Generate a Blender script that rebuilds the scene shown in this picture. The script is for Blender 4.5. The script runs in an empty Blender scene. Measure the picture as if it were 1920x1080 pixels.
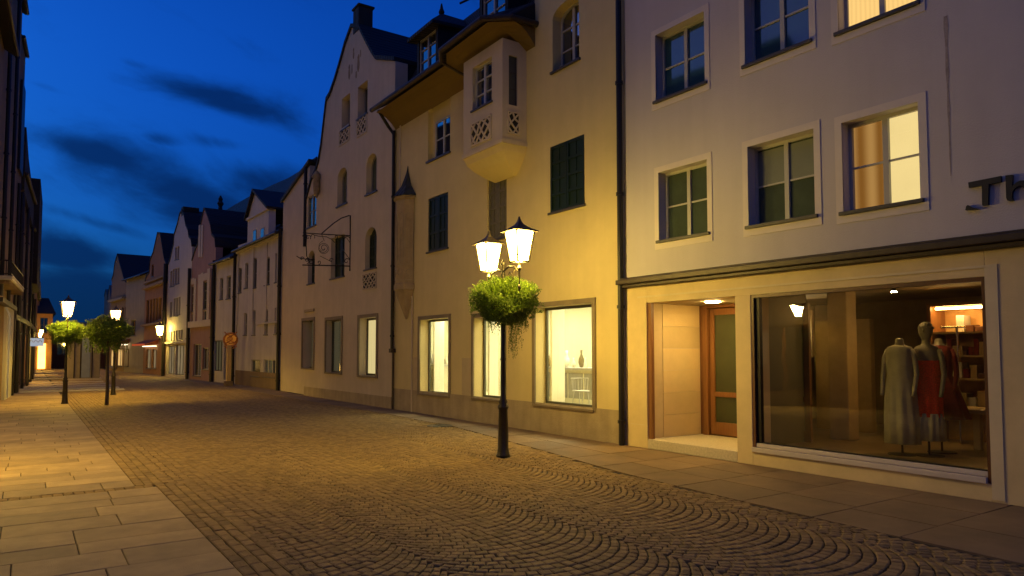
import bpy, bmesh, math, random
from mathutils import Vector, Matrix, noise
from mathutils.geometry import tessellate_polygon, delaunay_2d_cdt
random.seed(7)
R = math.radians
scene = bpy.context.scene
col = scene.collection

# ---------------------------------------------------------------- camera model (also used to read measured points off real planes)
FPX = 1333.0; PITCH = R(3.0); SH = 120 - FPX*math.tan(PITCH); YAW = math.atan(910/FPX); EYE = 1.7
def ray(px, py):
    r = (px-960)/FPX; u = -(py-540-SH)/FPX
    f = math.cos(PITCH)-u*math.sin(PITCH); z = math.sin(PITCH)+u*math.cos(PITCH)
    return Vector((math.sin(YAW)*f+math.cos(YAW)*r, math.cos(YAW)*f-math.sin(YAW)*r, z))
class Frame:
    """a facade line on the ground from (x0,y0) to (x1,y1); s along it, z up, d outward to the street"""
    def __init__(self, x0, y0, x1, y1, side=1):
        self.o = Vector((x0, y0, 0)); t = Vector((x1-x0, y1-y0, 0)); self.L = t.length; self.t = t.normalized()
        self.n = Vector((-self.t.y, self.t.x, 0))*side
    def pt(self, s, z, d=0.0):
        return self.o+self.t*s+self.n*d+Vector((0, 0, z))
    def hit(self, px, py, d=0.0):
        r = ray(px, py); o = self.o+self.n*d-Vector((0, 0, EYE))
        k = o.dot(self.n)/r.dot(self.n); p = r*k+Vector((0, 0, EYE))
        return ((p-self.o).dot(self.t), p.z)
    def rect(self, xl, xr, yt, yb, d=0.0):
        s1, zt = self.hit(xl, yt, d); zb = self.hit(xl, yb, d)[1]; s0 = self.hit(xr, (yt+yb)/2, d)[0]
        return (s0, s1, zb, zt)

# ---------------------------------------------------------------- materials
MATS = {}
def nodes(name):
    m = bpy.data.materials.new(name); m.use_nodes = True; nt = m.node_tree
    for n in list(nt.nodes): nt.nodes.remove(n)
    out = nt.nodes.new('ShaderNodeOutputMaterial'); MATS[name] = m
    return m, nt, out
def N(nt, t, **kw):
    n = nt.nodes.new(t)
    for k, v in kw.items():
        if k in n.inputs: n.inputs[k].default_value = v
        else: setattr(n, k, v)
    return n
def rgba(c): return (c[0], c[1], c[2], 1)
def mat(name, c, rough=.85, var=.15, scale=3.0, bump=.0, bscale=60, metal=0.0, streak=0.0, island=0.0, spec=.5, alt=None, ior=1.5):
    if name in MATS: return MATS[name]
    m, nt, out = nodes(name); L = nt.links.new
    p = N(nt, 'ShaderNodeBsdfPrincipled'); p.inputs['Roughness'].default_value = rough; p.inputs['Metallic'].default_value = metal
    p.inputs['IOR'].default_value = ior; p.inputs['Specular IOR Level'].default_value = spec
    L(p.outputs[0], out.inputs[0])
    tc = N(nt, 'ShaderNodeTexCoord')
    no = N(nt, 'ShaderNodeTexNoise'); no.inputs['Scale'].default_value = scale; no.inputs['Detail'].default_value = 7; no.inputs['Roughness'].default_value = .65
    L(tc.outputs['Object'], no.inputs['Vector'])
    mr = N(nt, 'ShaderNodeMapRange'); mr.inputs[1].default_value = .3; mr.inputs[2].default_value = .7; mr.inputs[3].default_value = 1-var; mr.inputs[4].default_value = 1+var
    L(no.outputs['Fac'], mr.inputs[0]); fac = mr.outputs[0]
    if streak:
        mp = N(nt, 'ShaderNodeMapping'); mp.inputs['Scale'].default_value = (2.2, 2.2, .12); L(tc.outputs['Object'], mp.inputs[0])
        n2 = N(nt, 'ShaderNodeTexNoise'); n2.inputs['Scale'].default_value = 2.2; n2.inputs['Detail'].default_value = 5; L(mp.outputs[0], n2.inputs['Vector'])
        r2 = N(nt, 'ShaderNodeMapRange'); r2.inputs[1].default_value = .35; r2.inputs[2].default_value = .75; r2.inputs[3].default_value = 1.0; r2.inputs[4].default_value = 1-streak
        L(n2.outputs['Fac'], r2.inputs[0]); mu = N(nt, 'ShaderNodeMath', operation='MULTIPLY'); L(fac, mu.inputs[0]); L(r2.outputs[0], mu.inputs[1]); fac = mu.outputs[0]
    if island:
        g = N(nt, 'ShaderNodeNewGeometry'); r3 = N(nt, 'ShaderNodeMapRange'); r3.inputs[3].default_value = 1-island; r3.inputs[4].default_value = 1+island
        L(g.outputs['Random Per Island'], r3.inputs[0]); mu = N(nt, 'ShaderNodeMath', operation='MULTIPLY'); L(fac, mu.inputs[0]); L(r3.outputs[0], mu.inputs[1]); fac = mu.outputs[0]
    vm = N(nt, 'ShaderNodeVectorMath', operation='SCALE'); vm.inputs[0].default_value = c; L(fac, vm.inputs['Scale'])
    if alt:
        mx = N(nt, 'ShaderNodeMix', data_type='VECTOR'); mx.inputs[4].default_value = c; mx.inputs[5].default_value = alt
        g = N(nt, 'ShaderNodeNewGeometry'); L(g.outputs['Random Per Island'], mx.inputs[0]); L(mx.outputs[1], vm.inputs[0])
    L(vm.outputs[0], p.inputs['Base Color'])
    if bump:
        nb = N(nt, 'ShaderNodeTexNoise'); nb.inputs['Scale'].default_value = bscale; nb.inputs['Detail'].default_value = 4; L(tc.outputs['Object'], nb.inputs['Vector'])
        b = N(nt, 'ShaderNodeBump'); b.inputs['Strength'].default_value = bump; b.inputs['Distance'].default_value = .02
        L(nb.outputs['Fac'], b.inputs['Height']); L(b.outputs[0], p.inputs['Normal'])
    return m
def mat_tile(name, c, rows=3.2):
    m, nt, out = nodes(name); L = nt.links.new
    p = N(nt, 'ShaderNodeBsdfPrincipled'); p.inputs['Roughness'].default_value = .7; L(p.outputs[0], out.inputs[0])
    tc = N(nt, 'ShaderNodeTexCoord'); mp = N(nt, 'ShaderNodeMapping'); mp.inputs['Scale'].default_value = (.3, 1, 1); L(tc.outputs['Object'], mp.inputs[0])
    w = N(nt, 'ShaderNodeTexWave', bands_direction='Z'); w.wave_profile = 'SAW'; w.inputs['Scale'].default_value = rows/2; w.inputs['Distortion'].default_value = .4; L(tc.outputs['Object'], w.inputs['Vector'])
    w2 = N(nt, 'ShaderNodeTexWave', bands_direction='Y'); w2.inputs['Scale'].default_value = 2.4; w2.inputs['Distortion'].default_value = .3; L(tc.outputs['Object'], w2.inputs['Vector'])
    ad = N(nt, 'ShaderNodeMath', operation='ADD'); L(w.outputs['Fac'], ad.inputs[0]); mu = N(nt, 'ShaderNodeMath', operation='MULTIPLY'); mu.inputs[1].default_value = .4
    L(w2.outputs['Fac'], mu.inputs[0]); L(mu.outputs[0], ad.inputs[1])
    b = N(nt, 'ShaderNodeBump'); b.inputs['Strength'].default_value = .8; b.inputs['Distance'].default_value = .06; L(ad.outputs[0], b.inputs['Height']); L(b.outputs[0], p.inputs['Normal'])
    no = N(nt, 'ShaderNodeTexNoise'); no.inputs['Scale'].default_value = 2; no.inputs['Detail'].default_value = 6; L(tc.outputs['Object'], no.inputs['Vector'])
    mr = N(nt, 'ShaderNodeMapRange'); mr.inputs[3].default_value = .6; mr.inputs[4].default_value = 1.4; L(no.outputs['Fac'], mr.inputs[0])
    vm = N(nt, 'ShaderNodeVectorMath', operation='SCALE'); vm.inputs[0].default_value = c; L(mr.outputs[0], vm.inputs['Scale']); L(vm.outputs[0], p.inputs['Base Color'])
    return m
def mat_emit(name, c, strength, folds=0.0, c2=None, scale=14, noisy=0.0):
    m, nt, out = nodes(name); L = nt.links.new
    e = N(nt, 'ShaderNodeEmission'); e.inputs[0].default_value = rgba(c); e.inputs[1].default_value = strength; L(e.outputs[0], out.inputs[0])
    if folds or noisy:
        tc = N(nt, 'ShaderNodeTexCoord')
        if folds:
            w = N(nt, 'ShaderNodeTexWave', bands_direction='Y'); w.inputs['Scale'].default_value = scale; w.inputs['Distortion'].default_value = 3; w.inputs['Detail'].default_value = 1
            mp = N(nt, 'ShaderNodeMapping'); mp.inputs['Scale'].default_value = (1, 1, .08); L(tc.outputs['Object'], mp.inputs[0]); L(mp.outputs[0], w.inputs['Vector'])
        else:
            w = N(nt, 'ShaderNodeTexNoise'); w.inputs['Scale'].default_value = scale; L(tc.outputs['Object'], w.inputs['Vector'])
        mx = N(nt, 'ShaderNodeMix', data_type='RGBA'); mx.inputs[6].default_value = rgba(c); mx.inputs[7].default_value = rgba(c2 or [v*(1-folds-noisy) for v in c])
        L(w.outputs['Fac'] if 'Fac' in w.outputs else w.outputs[0], mx.inputs[0]); L(mx.outputs[2], e.inputs[0])
    return m
def mat_glass(name, tint=(1, 1, 1), refl=1.0, ior=1.5):
    m, nt, out = nodes(name); L = nt.links.new
    t = N(nt, 'ShaderNodeBsdfTransparent'); t.inputs[0].default_value = rgba(tint)
    g = N(nt, 'ShaderNodeBsdfGlossy'); g.inputs['Roughness'].default_value = .01; g.inputs['Color'].default_value = (refl, refl, refl, 1)
    ge = N(nt, 'ShaderNodeNewGeometry'); dp = N(nt, 'ShaderNodeVectorMath', operation='DOT_PRODUCT'); L(ge.outputs['Normal'], dp.inputs[0]); L(ge.outputs['Incoming'], dp.inputs[1])
    def mm(op, a, b=None):
        n = N(nt, 'ShaderNodeMath', operation=op)
        for i, v in enumerate((a, b)):
            if v is None: continue
            if isinstance(v, (int, float)): n.inputs[i].default_value = v
            else: L(v, n.inputs[i])
        return n.outputs[0]
    f0 = ((ior-1)/(ior+1))**2*1.8      # two faces of a pane
    sch = mm('ADD', mm('MULTIPLY', mm('POWER', mm('SUBTRACT', 1.0, mm('ABSOLUTE', dp.outputs['Value'])), 5.0), 1-f0), f0)
    x = N(nt, 'ShaderNodeMixShader'); L(sch, x.inputs[0]); L(t.outputs[0], x.inputs[1]); L(g.outputs[0], x.inputs[2]); L(x.outputs[0], out.inputs[0])
    tc = N(nt, 'ShaderNodeTexCoord'); no = N(nt, 'ShaderNodeTexNoise'); no.inputs['Scale'].default_value = 1.1; L(tc.outputs['Object'], no.inputs['Vector'])
    b = N(nt, 'ShaderNodeBump'); b.inputs['Strength'].default_value = .12; b.inputs['Distance'].default_value = .03; L(no.outputs['Fac'], b.inputs['Height']); L(b.outputs[0], g.inputs['Normal']); 
    return m
def mat_wood(name, c):
    m, nt, out = nodes(name); L = nt.links.new
    p = N(nt, 'ShaderNodeBsdfPrincipled'); p.inputs['Roughness'].default_value = .42; L(p.outputs[0], out.inputs[0])
    tc = N(nt, 'ShaderNodeTexCoord'); mp = N(nt, 'ShaderNodeMapping'); mp.inputs['Scale'].default_value = (9, 9, .7); L(tc.outputs['Object'], mp.inputs[0])
    no = N(nt, 'ShaderNodeTexNoise'); no.inputs['Scale'].default_value = 4; no.inputs['Detail'].default_value = 6; L(mp.outputs[0], no.inputs['Vector'])
    mr = N(nt, 'ShaderNodeMapRange'); mr.inputs[3].default_value = .55; mr.inputs[4].default_value = 1.4; L(no.outputs['Fac'], mr.inputs[0])
    vm = N(nt, 'ShaderNodeVectorMath', operation='SCALE'); vm.inputs[0].default_value = c; L(mr.outputs[0], vm.inputs['Scale']); L(vm.outputs[0], p.inputs['Base Color'])
    return m

CREAM = mat('cream_plaster', (.62, .51, .25), .9, .06, 1.3, .35, 45, streak=.05)
CREAM2 = mat('pale_cream_plaster', (.56, .47, .33), .9, .09, 1.1, .35, 40, streak=.07)
CREAMLO = mat('plinth_render', (.40, .32, .20), .92, .16, 2.0, .5, 35, streak=.2)
LILAC = mat('lilac_white_plaster', (.50, .46, .47), .9, .05, .9, .3, 50, streak=.06)
BAND = mat('window_surround_paint', (.60, .54, .50), .85, .04, 3, .15, 60)
STONE = mat('shopfront_limestone', (.62, .49, .26), .7, .10, 2.2, .25, 90)
STONE2 = mat('limestone_lighter', (.62, .52, .33), .6, .08, 2.2, .2, 90)
STEPST = mat('step_granite', (.50, .44, .32), .6, .2, 30, .15, 120)
GREYW = mat('grey_white_plaster', (.56, .52, .46), .9, .10, 1.2, .3, 35, streak=.16)
LAVW = mat('pale_lavender_plaster', (.48, .46, .47), .9, .08, 1.2, .3, 35, streak=.1)
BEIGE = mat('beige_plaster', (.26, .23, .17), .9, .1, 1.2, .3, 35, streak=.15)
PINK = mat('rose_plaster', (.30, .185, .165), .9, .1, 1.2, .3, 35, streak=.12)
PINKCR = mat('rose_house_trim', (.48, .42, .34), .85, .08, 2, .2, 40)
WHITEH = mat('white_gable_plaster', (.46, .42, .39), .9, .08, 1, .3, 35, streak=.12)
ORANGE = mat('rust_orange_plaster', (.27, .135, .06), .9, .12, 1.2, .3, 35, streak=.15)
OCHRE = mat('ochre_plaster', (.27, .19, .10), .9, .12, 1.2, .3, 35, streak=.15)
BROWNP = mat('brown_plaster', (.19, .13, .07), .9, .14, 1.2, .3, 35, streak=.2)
PALEL = mat('pale_shopfront_panel', (.42, .40, .33), .7, .08, 1.5, .1, 35)
ROOF = mat_tile('dark_roof_tiles', (.012, .010, .010))
SLATE = mat_tile('blue_slate_roof', (.022, .026, .032), 5)
DMETAL = mat('dark_iron', (.018, .016, .014), .45, .2, 12, .1, 60, metal=.4)
GUTTER = mat('gutter_metal', (.045, .032, .024), .5, .25, 6, .15, 20, metal=.3)
CAPM = mat('lantern_cap_metal', (.10, .075, .045), .5, .2, 10, metal=.2)
LAMPIRON = mat('lamp_post_iron', (.030, .024, .016), .42, .2, 14, .2, 60, metal=.3)
WHITEF = mat('white_window_paint', (.40, .385, .36), .5, .05, 6)
GREYF = mat('grey_window_paint', (.26, .24, .20), .55, .1, 6)
OLIVEF = mat('olive_window_frame', (.07, .065, .04), .5, .1, 6)
TAUPE = mat('taupe_shopwindow_surround', (.22, .17, .10), .75, .12, 4, .2, 50)
GREEN = mat('dark_green_shutter_paint', (.006, .018, .010), .45, .2, 8)
GREYSH = mat('faded_grey_shutter_paint', (.12, .11, .075), .6, .2, 8)
SILL = mat('dark_sill_metal', (.05, .045, .045), .5, .15, 5)
WOOD = mat_wood('orange_brown_wood', (.20, .085, .026))
WOODD = mat_wood('dark_stained_wood', (.10, .035, .012))
DARKIN = mat('opening_shade', (.02, .018, .014), .9, .3, 2)  # near-black sheet colour standing for the shade inside openings
DGLASS = mat('dark_window_glass', (.008, .010, .012), .03, .2, 1.5, .03, 1.5, spec=1.0, ior=2.3)
GGLASS = mat('curtained_green_glass', (.055, .075, .055), .08, .25, 1.2, .02, 1.5, spec=.6, ior=1.5)
BGLASS = mat('curtained_blue_glass', (.02, .06, .09), .05, .15, 1.2, .02, 1.5, spec=.8, ior=1.7)
CLEAR = mat_glass('shop_glass', (.93, .95, .92))
CLEARD = mat_glass('shop_glass_reflective', (.90, .89, .80), 1.0, 1.5)
LITGOLD = mat_emit('lit_room_gold', (1.0, .62, .20), 1.05, .12, scale=5)
LITCURT = mat_emit('lit_brown_curtain', (.30, .12, .02), .8, .5, c2=(.58, .30, .085), scale=1.3)
LITCREAM = mat_emit('lit_room_cream', (1.0, .74, .30), 1.1, .0, noisy=.15, scale=2)
LITSHEER = mat_emit('lit_sheer_curtain', (.95, .76, .34), 1.0, .5, c2=(.42, .34, .13), scale=4)
LITDIM = mat_emit('lit_dim_curtain', (.30, .25, .13), .28, .5, scale=5)
LITSHOP = mat_emit('lit_far_shop', (1.0, .60, .20), 1.2, .0, noisy=.7, scale=1.5)
LITPALE = mat_emit('lit_far_shop_pale', (.85, .62, .32), .38, .0, noisy=.75, scale=1.6)
LITSTRIP = mat_emit('lit_strip', (1.0, .80, .50), 4.5)
LITYEL = mat_emit('lit_doorway_yellow', (1.0, .55, .10), 7.0, .0, noisy=.4, scale=1.5)
LITSIGN = mat_emit('lit_white_sign', (.62, .68, .80), .55)
LITRED = mat_emit('lit_red_awning_edge', (1.0, .16, .05), .4)
LAMPGL = mat_emit('lantern_glass_glowing', (1.0, .68, .13), 128.0)
LAMPFAR = mat_emit('amber_lantern_glass', (1.0, .58, .15), 45.0)
LAMPGL2 = mat_emit('wall_lantern_glass_glowing', (1.0, .72, .26), 330.0)
FILLSHOP = mat_emit('added_shop_glow', (1.0, .62, .20), 3.0, .0, noisy=.3, scale=1.2)  # added glow for unseen shop windows, warms the left pavement
CEILL = mat_emit('ceiling_lamp_panel', (1.0, .88, .50), 36.0)
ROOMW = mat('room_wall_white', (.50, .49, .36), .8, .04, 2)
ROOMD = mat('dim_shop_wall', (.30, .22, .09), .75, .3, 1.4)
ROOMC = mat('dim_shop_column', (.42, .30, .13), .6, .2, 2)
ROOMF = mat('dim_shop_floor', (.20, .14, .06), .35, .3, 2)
WHITEDR = mat('white_linen', (.30, .28, .20), .9, .12, 6, .2, 200)
REDDR = mat('red_dotted_cloth', (.70, .035, .012), .8, .45, 60, .2, 200)
REDDK = mat('dark_red_cloth', (.16, .012, .008), .85, .3, 20)
MANN = mat('mannequin_skin_grey', (.20, .18, .13), .5, .08, 4)
CARD = mat('white_card', (.55, .53, .46), .8, .05, 4)
ART = mat('red_flower_print', (.45, .36, .26), .7, .1, 4)
BLACKL = mat('black_lettering', (.008, .008, .009), .5, .1, 4)
SOIL = mat('basket_soil', (.04, .025, .012), .9, .3, 20)
COBBLE = mat('cobble_stone', (.33, .225, .095), .72, .22, 9, .5, 70, island=.34, alt=(.25, .17, .07), spec=.15)
JOINT = mat('joint_sand', (.026, .018, .011), .95, .3, 12, .3, 60)
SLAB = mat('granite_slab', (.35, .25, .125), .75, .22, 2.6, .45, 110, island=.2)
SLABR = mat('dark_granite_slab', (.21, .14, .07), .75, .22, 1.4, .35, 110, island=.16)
EARTH = mat('town_ground', (.08, .065, .05), .9, .2, 1)
def leafmat(name, a, b):
    m, nt, out = nodes(name); L = nt.links.new
    p = N(nt, 'ShaderNodeBsdfPrincipled'); p.inputs['Roughness'].default_value = .55
    g = N(nt, 'ShaderNodeNewGeometry'); mx = N(nt, 'ShaderNodeMix', data_type='RGBA'); mx.inputs[6].default_value = rgba(a); mx.inputs[7].default_value = rgba(b)
    L(g.outputs['Random Per Island'], mx.inputs[0]); L(mx.outputs[2], p.inputs['Base Color'])
    t = N(nt, 'ShaderNodeBsdfTranslucent'); L(mx.outputs[2], t.inputs[0]); s = N(nt, 'ShaderNodeMixShader'); s.inputs[0].default_value = .4
    L(p.outputs[0], s.inputs[1]); L(t.outputs[0], s.inputs[2]); L(s.outputs[0], out.inputs[0])
    return m
LEAF = leafmat('basket_leaf', (.04, .085, .008), (.15, .23, .02))
LEAFT = leafmat('tree_leaf', (.06, .12, .014), (.24, .34, .04))

# ---------------------------------------------------------------- mesh builder
def tag(o, label=None, cat=None, group=None, kind=None):
    if label: o['label'] = label
    if cat: o['category'] = cat
    if group: o['group'] = group
    if kind: o['kind'] = kind
    return o
def empty(name, loc, label, cat, group=None):
    o = bpy.data.objects.new(name, None); col.objects.link(o); o.location = loc; o.empty_display_size = .3
    return tag(o, label, cat, group)
ORIG = {}
class MB:
    def __init__(self): self.v = []; self.f = []
    def add(self, vs, fs):
        n = len(self.v); self.v += [Vector(v) for v in vs]; self.f += [tuple(i+n for i in f) for f in fs]
    def hexa(self, p):  # 8 points, bottom 4 then top 4
        self.add(p, [(0, 3, 2, 1), (4, 5, 6, 7), (0, 1, 5, 4), (1, 2, 6, 5), (2, 3, 7, 6), (3, 0, 4, 7)])
    def fb(self, fr, s0, s1, z0, z1, d0, d1):
        self.hexa([fr.pt(s0, z0, d0), fr.pt(s1, z0, d0), fr.pt(s1, z0, d1), fr.pt(s0, z0, d1), fr.pt(s0, z1, d0), fr.pt(s1, z1, d0), fr.pt(s1, z1, d1), fr.pt(s0, z1, d1)])
        return self
    def box(self, x0, x1, y0, y1, z0, z1):
        self.hexa([(x0, y0, z0), (x1, y0, z0), (x1, y1, z0), (x0, y1, z0), (x0, y0, z1), (x1, y0, z1), (x1, y1, z1), (x0, y1, z1)]); return self
    def tube(self, pts, r, n=8, r1=None):
        pts = [Vector(p) for p in pts]; m = len(pts); vs = []; fs = []
        up = Vector((0, 0, 1))
        for i, p in enumerate(pts):
            t = (pts[min(i+1, m-1)]-pts[max(i-1, 0)]).normalized()
            a = t.cross(up if abs(t.z) < .9 else Vector((0, 1, 0))).normalized(); b = t.cross(a)
            rr = r if r1 is None else r+(r1-r)*i/(m-1)
            for k in range(n):
                th = 2*math.pi*k/n; vs.append(p+a*math.cos(th)*rr+b*math.sin(th)*rr)
        for i in range(m-1):
            for k in range(n):
                fs.append((i*n+k, i*n+(k+1) % n, (i+1)*n+(k+1) % n, (i+1)*n+k))
        fs.append(tuple(range(n))[::-1]); fs.append(tuple((m-1)*n+k for k in range(n)))
        self.add(vs, fs); return self
    def lathe(self, c, prof, n=16, sx=1, sy=1, wob=None):
        c = Vector(c); vs = []; fs = []
        for i, (r, z) in enumerate(prof):
            for k in range(n):
                th = 2*math.pi*k/n; q = r*(1+(wob(th, z) if wob else 0)); vs.append(c+Vector((math.cos(th)*q*sx, math.sin(th)*q*sy, z)))
        for i in range(len(prof)-1):
            for k in range(n): fs.append((i*n+k, i*n+(k+1) % n, (i+1)*n+(k+1) % n, (i+1)*n+k))
        fs.append(tuple(range(n))[::-1]); fs.append(tuple((len(prof)-1)*n+k for k in range(n)))
        self.add(vs, fs); return self
    def prism(self, fr, loop, d0, d1):  # loop of (s,z), solid between depths
        n = len(loop); vs = [fr.pt(s, z, d0) for s, z in loop]+[fr.pt(s, z, d1) for s, z in loop]
        tri = tessellate_polygon([[Vector((s, z, 0)) for s, z in loop]])
        fs = [tuple(t) for t in tri]+[tuple(i+n for i in t[::-1]) for t in tri]+[(i, (i+1) % n, (i+1) % n+n, i+n) for i in range(n)]
        self.add(vs, fs); return self
    def sheet(self, pts, th):  # slab from a list of 4 corners, thickness straight down
        p = [Vector(q) for q in pts]; self.hexa([q-Vector((0, 0, th)) for q in p]+p); return self
    def build(self, name, m, parent=None, smooth=False, bevel=0.0, root=None):
        off = Vector((0, 0, 0))
        if parent:
            r = parent
            while r.parent: r = r.parent
            off = Vector(r.location)
        me = bpy.data.meshes.new(name); me.from_pydata([tuple(v-off) for v in self.v], [], self.f); me.materials.append(m)
        bm = bmesh.new(); bm.from_mesh(me); bmesh.ops.recalc_face_normals(bm, faces=bm.faces); bm.to_mesh(me); bm.free()
        if smooth:
            for p in me.polygons: p.use_smooth = True
        o = bpy.data.objects.new(name, me); col.objects.link(o)
        if parent: o.parent = parent
        if bevel:
            b = o.modifiers.new('bevel', 'BEVEL'); b.width = bevel; b.segments = 2; b.limit_method = 'ANGLE'
        return o

# ---------------------------------------------------------------- houses
def arch_loop(s0, s1, z0, z1, rise, n=8):
    if rise <= 0: return [(s0, z0), (s1, z0), (s1, z1), (s0, z1)]
    c = (s0+s1)/2; h = (s1-s0)/2; base = z1-rise
    top = [(c+h*math.cos(math.pi*k/n), base+rise*math.sin(math.pi*k/n)) for k in range(n+1)]
    return [(s0, z0), (s1, z0)]+top
def inside(x, y, l):
    c = False; j = len(l)-1
    for i in range(len(l)):
        (a, b), (p, q) = l[i], l[j]
        if (b > y) != (q > y) and x < (p-a)*(y-b)/(q-b)+a: c = not c
        j = i
    return c
def fill_holes(mb, fr, loops):
    vs = []; es = []
    for l in loops:
        n0 = len(vs); n = len(l); vs += [Vector(p) for p in l]; es += [(n0+i, n0+(i+1) % n) for i in range(n)]
    ov, oe, of, _, _, _ = delaunay_2d_cdt(vs, es, [], 0, 1e-5)
    fs = []
    for f in of:
        cx_ = sum(ov[i].x for i in f)/3; cy_ = sum(ov[i].y for i in f)/3
        if inside(cx_, cy_, loops[0]) and not any(inside(cx_, cy_, h) for h in loops[1:]): fs.append(tuple(f))
    mb.add([fr.pt(v.x, v.y) for v in ov], fs)
class House:
    def __init__(self, label, fr, outline, m, thick=.4, rev=.16, name='town_house', cat='house', group=None):
        self.fr = fr; self.out = outline; self.m = m; self.thick = thick; self.rev = rev; self.holes = []
        mid = sum(s for s, z in outline)/len(outline)
        self.root = empty(name, fr.pt(mid, 0, 0), label, cat, group)
    def hole(self, loop, rev=None): self.holes.append((loop, rev or self.rev))
    def win(self, r, style='casement', rise=0, glass=None, frame=None, rows=2, cols=2, rev=None, sill=SILL, band=None, fw=.05, name='window', label=None, sillw=.05, px=None, pane_d=None):
        fr = self.fr; s0, s1, z0, z1 = r; rev = rev or self.rev
        self.hole(arch_loop(s0, s1, z0, z1, rise), rev)
        frame = frame or WHITEF; glass = glass or DGLASS
        d = -rev+.035; w = None
        if style in ('shutter',):
            mb = MB(); g = .006; c = (s0+s1)/2
            for a, b in ((s0+g, c-g), (c+g, s1-g)):
                top = z1-.01-(rise*.5 if rise else 0)
                mb.fb(fr, a, b, z0+.01, top, -rev+.0, -rev+.03)
                t = .055
                for q0, q1 in ((a, a+t), (b-t, b)): mb.fb(fr, q0, q1, z0+.012, top, -rev+.03, -rev+.06)
                nr = rows+1
                for k in range(nr+1):
                    zz = z0+.012+(top-t-z0-.012)*k/nr; mb.fb(fr, a+t, b-t, zz, zz+t, -rev+.03, -rev+.055)
                m2 = (a+b)/2; mb.fb(fr, m2-.012, m2+.012, z0+.06, top-.05, -rev+.03, -rev+.045)
            if rise: mb.prism(fr, arch_loop(s0+g, s1-g, z1-rise*.98, z1-.01, rise*.95), -rev, -rev+.04)
            w = mb.build('shutter', frame, self.root)
        else:
            mb = MB(); top = z1
            if rise:
                outer = arch_loop(s0, s1, z0, z1, rise); c = (s0+s1)/2
                n = len(outer); inn = arch_loop(s0+fw, s1-fw, z0+fw, z1-fw, rise-.4*fw)
                vs = [fr.pt(s, z, d) for s, z in outer]+[fr.pt(s, z, d) for s, z in inn]+[fr.pt(s, z, d-.05) for s, z in inn]
                mb.add(vs, [(i, (i+1) % n, (i+1) % n+n, i+n) for i in range(n)]+[(i+n, (i+1) % n+n, (i+1) % n+2*n, i+2*n) for i in range(n)])
            else:
                mb.fb(fr, s0, s0+fw, z0, z1, d-.05, d); mb.fb(fr, s1-fw, s1, z0, z1, d-.05, d)
                mb.fb(fr, s0+fw, s1-fw, z0, z0+fw, d-.05, d); mb.fb(fr, s0+fw, s1-fw, z1-fw, z1, d-.05, d)
            if cols > 1:
                for k in range(1, cols):
                    c = s0+(s1-s0)*k/cols; mw = fw*.8; mb.fb(fr, c-mw, c+mw, z0+fw, z1-fw-(0 if not rise else .02), d-.045, d+.006)
            for k in range(1, rows):
                zz = z0+(z1-z0)*k/rows; mb.fb(fr, s0+fw, s1-fw, zz-fw*.28, zz+fw*.28, d-.04, d-.006)
            w = mb.build(name, frame, self.root)
            p = MB(); pd = d-.03 if pane_d is None else pane_d
            p.add([fr.pt(s, z, pd) for s, z in arch_loop(s0+.01, s1-.01, z0+.01, z1-.01, rise)], [tuple(range(len(arch_loop(s0, s1, z0, z1, rise))))])
            if isinstance(glass, (list, tuple)):      # two leaves with different look behind clear glass
                p.build('pane', CLEAR, w)
                for gi, gm in enumerate(glass):
                    q = MB(); a = s0+.01+(s1-s0-.02)*gi/len(glass); b = s0+.01+(s1-s0-.02)*(gi+1)/len(glass)
                    q.add([fr.pt(a, z0, pd-.06), fr.pt(b, z0, pd-.06), fr.pt(b, z1, pd-.06), fr.pt(a, z1, pd-.06)], [(0, 1, 2, 3)]); q.build('curtain', gm, w)
            else:
                p.build('pane', glass, w)
        if label: w['label'] = label
        if sill: MB().fb(fr, s0-.05, s1+.05, z0-.045, z0+.006, -rev+.07, sillw).build('sill', sill, w, bevel=.006)
        if band:
            b = .10; mb = MB(); zb = z0-.05
            mb.fb(fr, s0-b, s0, zb, z1, -.01, .012); mb.fb(fr, s1, s1+b, zb, z1, -.01, .012); mb.fb(fr, s0-b, s1+b, z1, z1+b, -.01, .012); mb.fb(fr, s0-b, s1+b, zb-b, zb, -.01, .012)
            mb.build('surround', band, w)
        return w
    def finish(self):
        fr = self.fr; mb = MB(); loops = [self.out]+[h for h, _ in self.holes]
        fill_holes(mb, fr, loops)
        n = len(self.out); mb.add([fr.pt(s, z) for s, z in self.out]+[fr.pt(s, z, -self.thick) for s, z in self.out], [(i, (i+1) % n, (i+1) % n+n, i+n) for i in range(n)])
        for h, rev in self.holes:
            n = len(h); mb.add([fr.pt(s, z) for s, z in h]+[fr.pt(s, z, -rev) for s, z in h], [(i, (i+1) % n, (i+1) % n+n, i+n) for i in range(n)])
        me = mb.build('wall', self.m, self.root)
        return me
    def body(self, depth, z, s0=None, s1=None, front=None, m=None):  # side and back walls behind the facade
        ss = [s for s, _ in self.out]; s0 = min(ss)+.012 if s0 is None else s0; s1 = max(ss)-.012 if s1 is None else s1; fr = self.fr; mb = MB()
        f = -self.thick if front is None else front
        mb.fb(fr, s0, s0+.3, 0, z, -depth, f); mb.fb(fr, s1-.3, s1, 0, z, -depth, f); mb.fb(fr, s0+.3, s1-.3, 0, z, -depth, -depth+.3)
        if front is None: mb.fb(fr, s0+.3, s1-.3, 0, z, f-.5, f-.3)
        mb.build('side_wall', m or self.m, self.root)
    def part(self, name, mb, m, parent=None, label=None, **kw):
        o = mb.build(name, m, parent or self.root, **kw)
        if label: o['label'] = label
        return o
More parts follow.
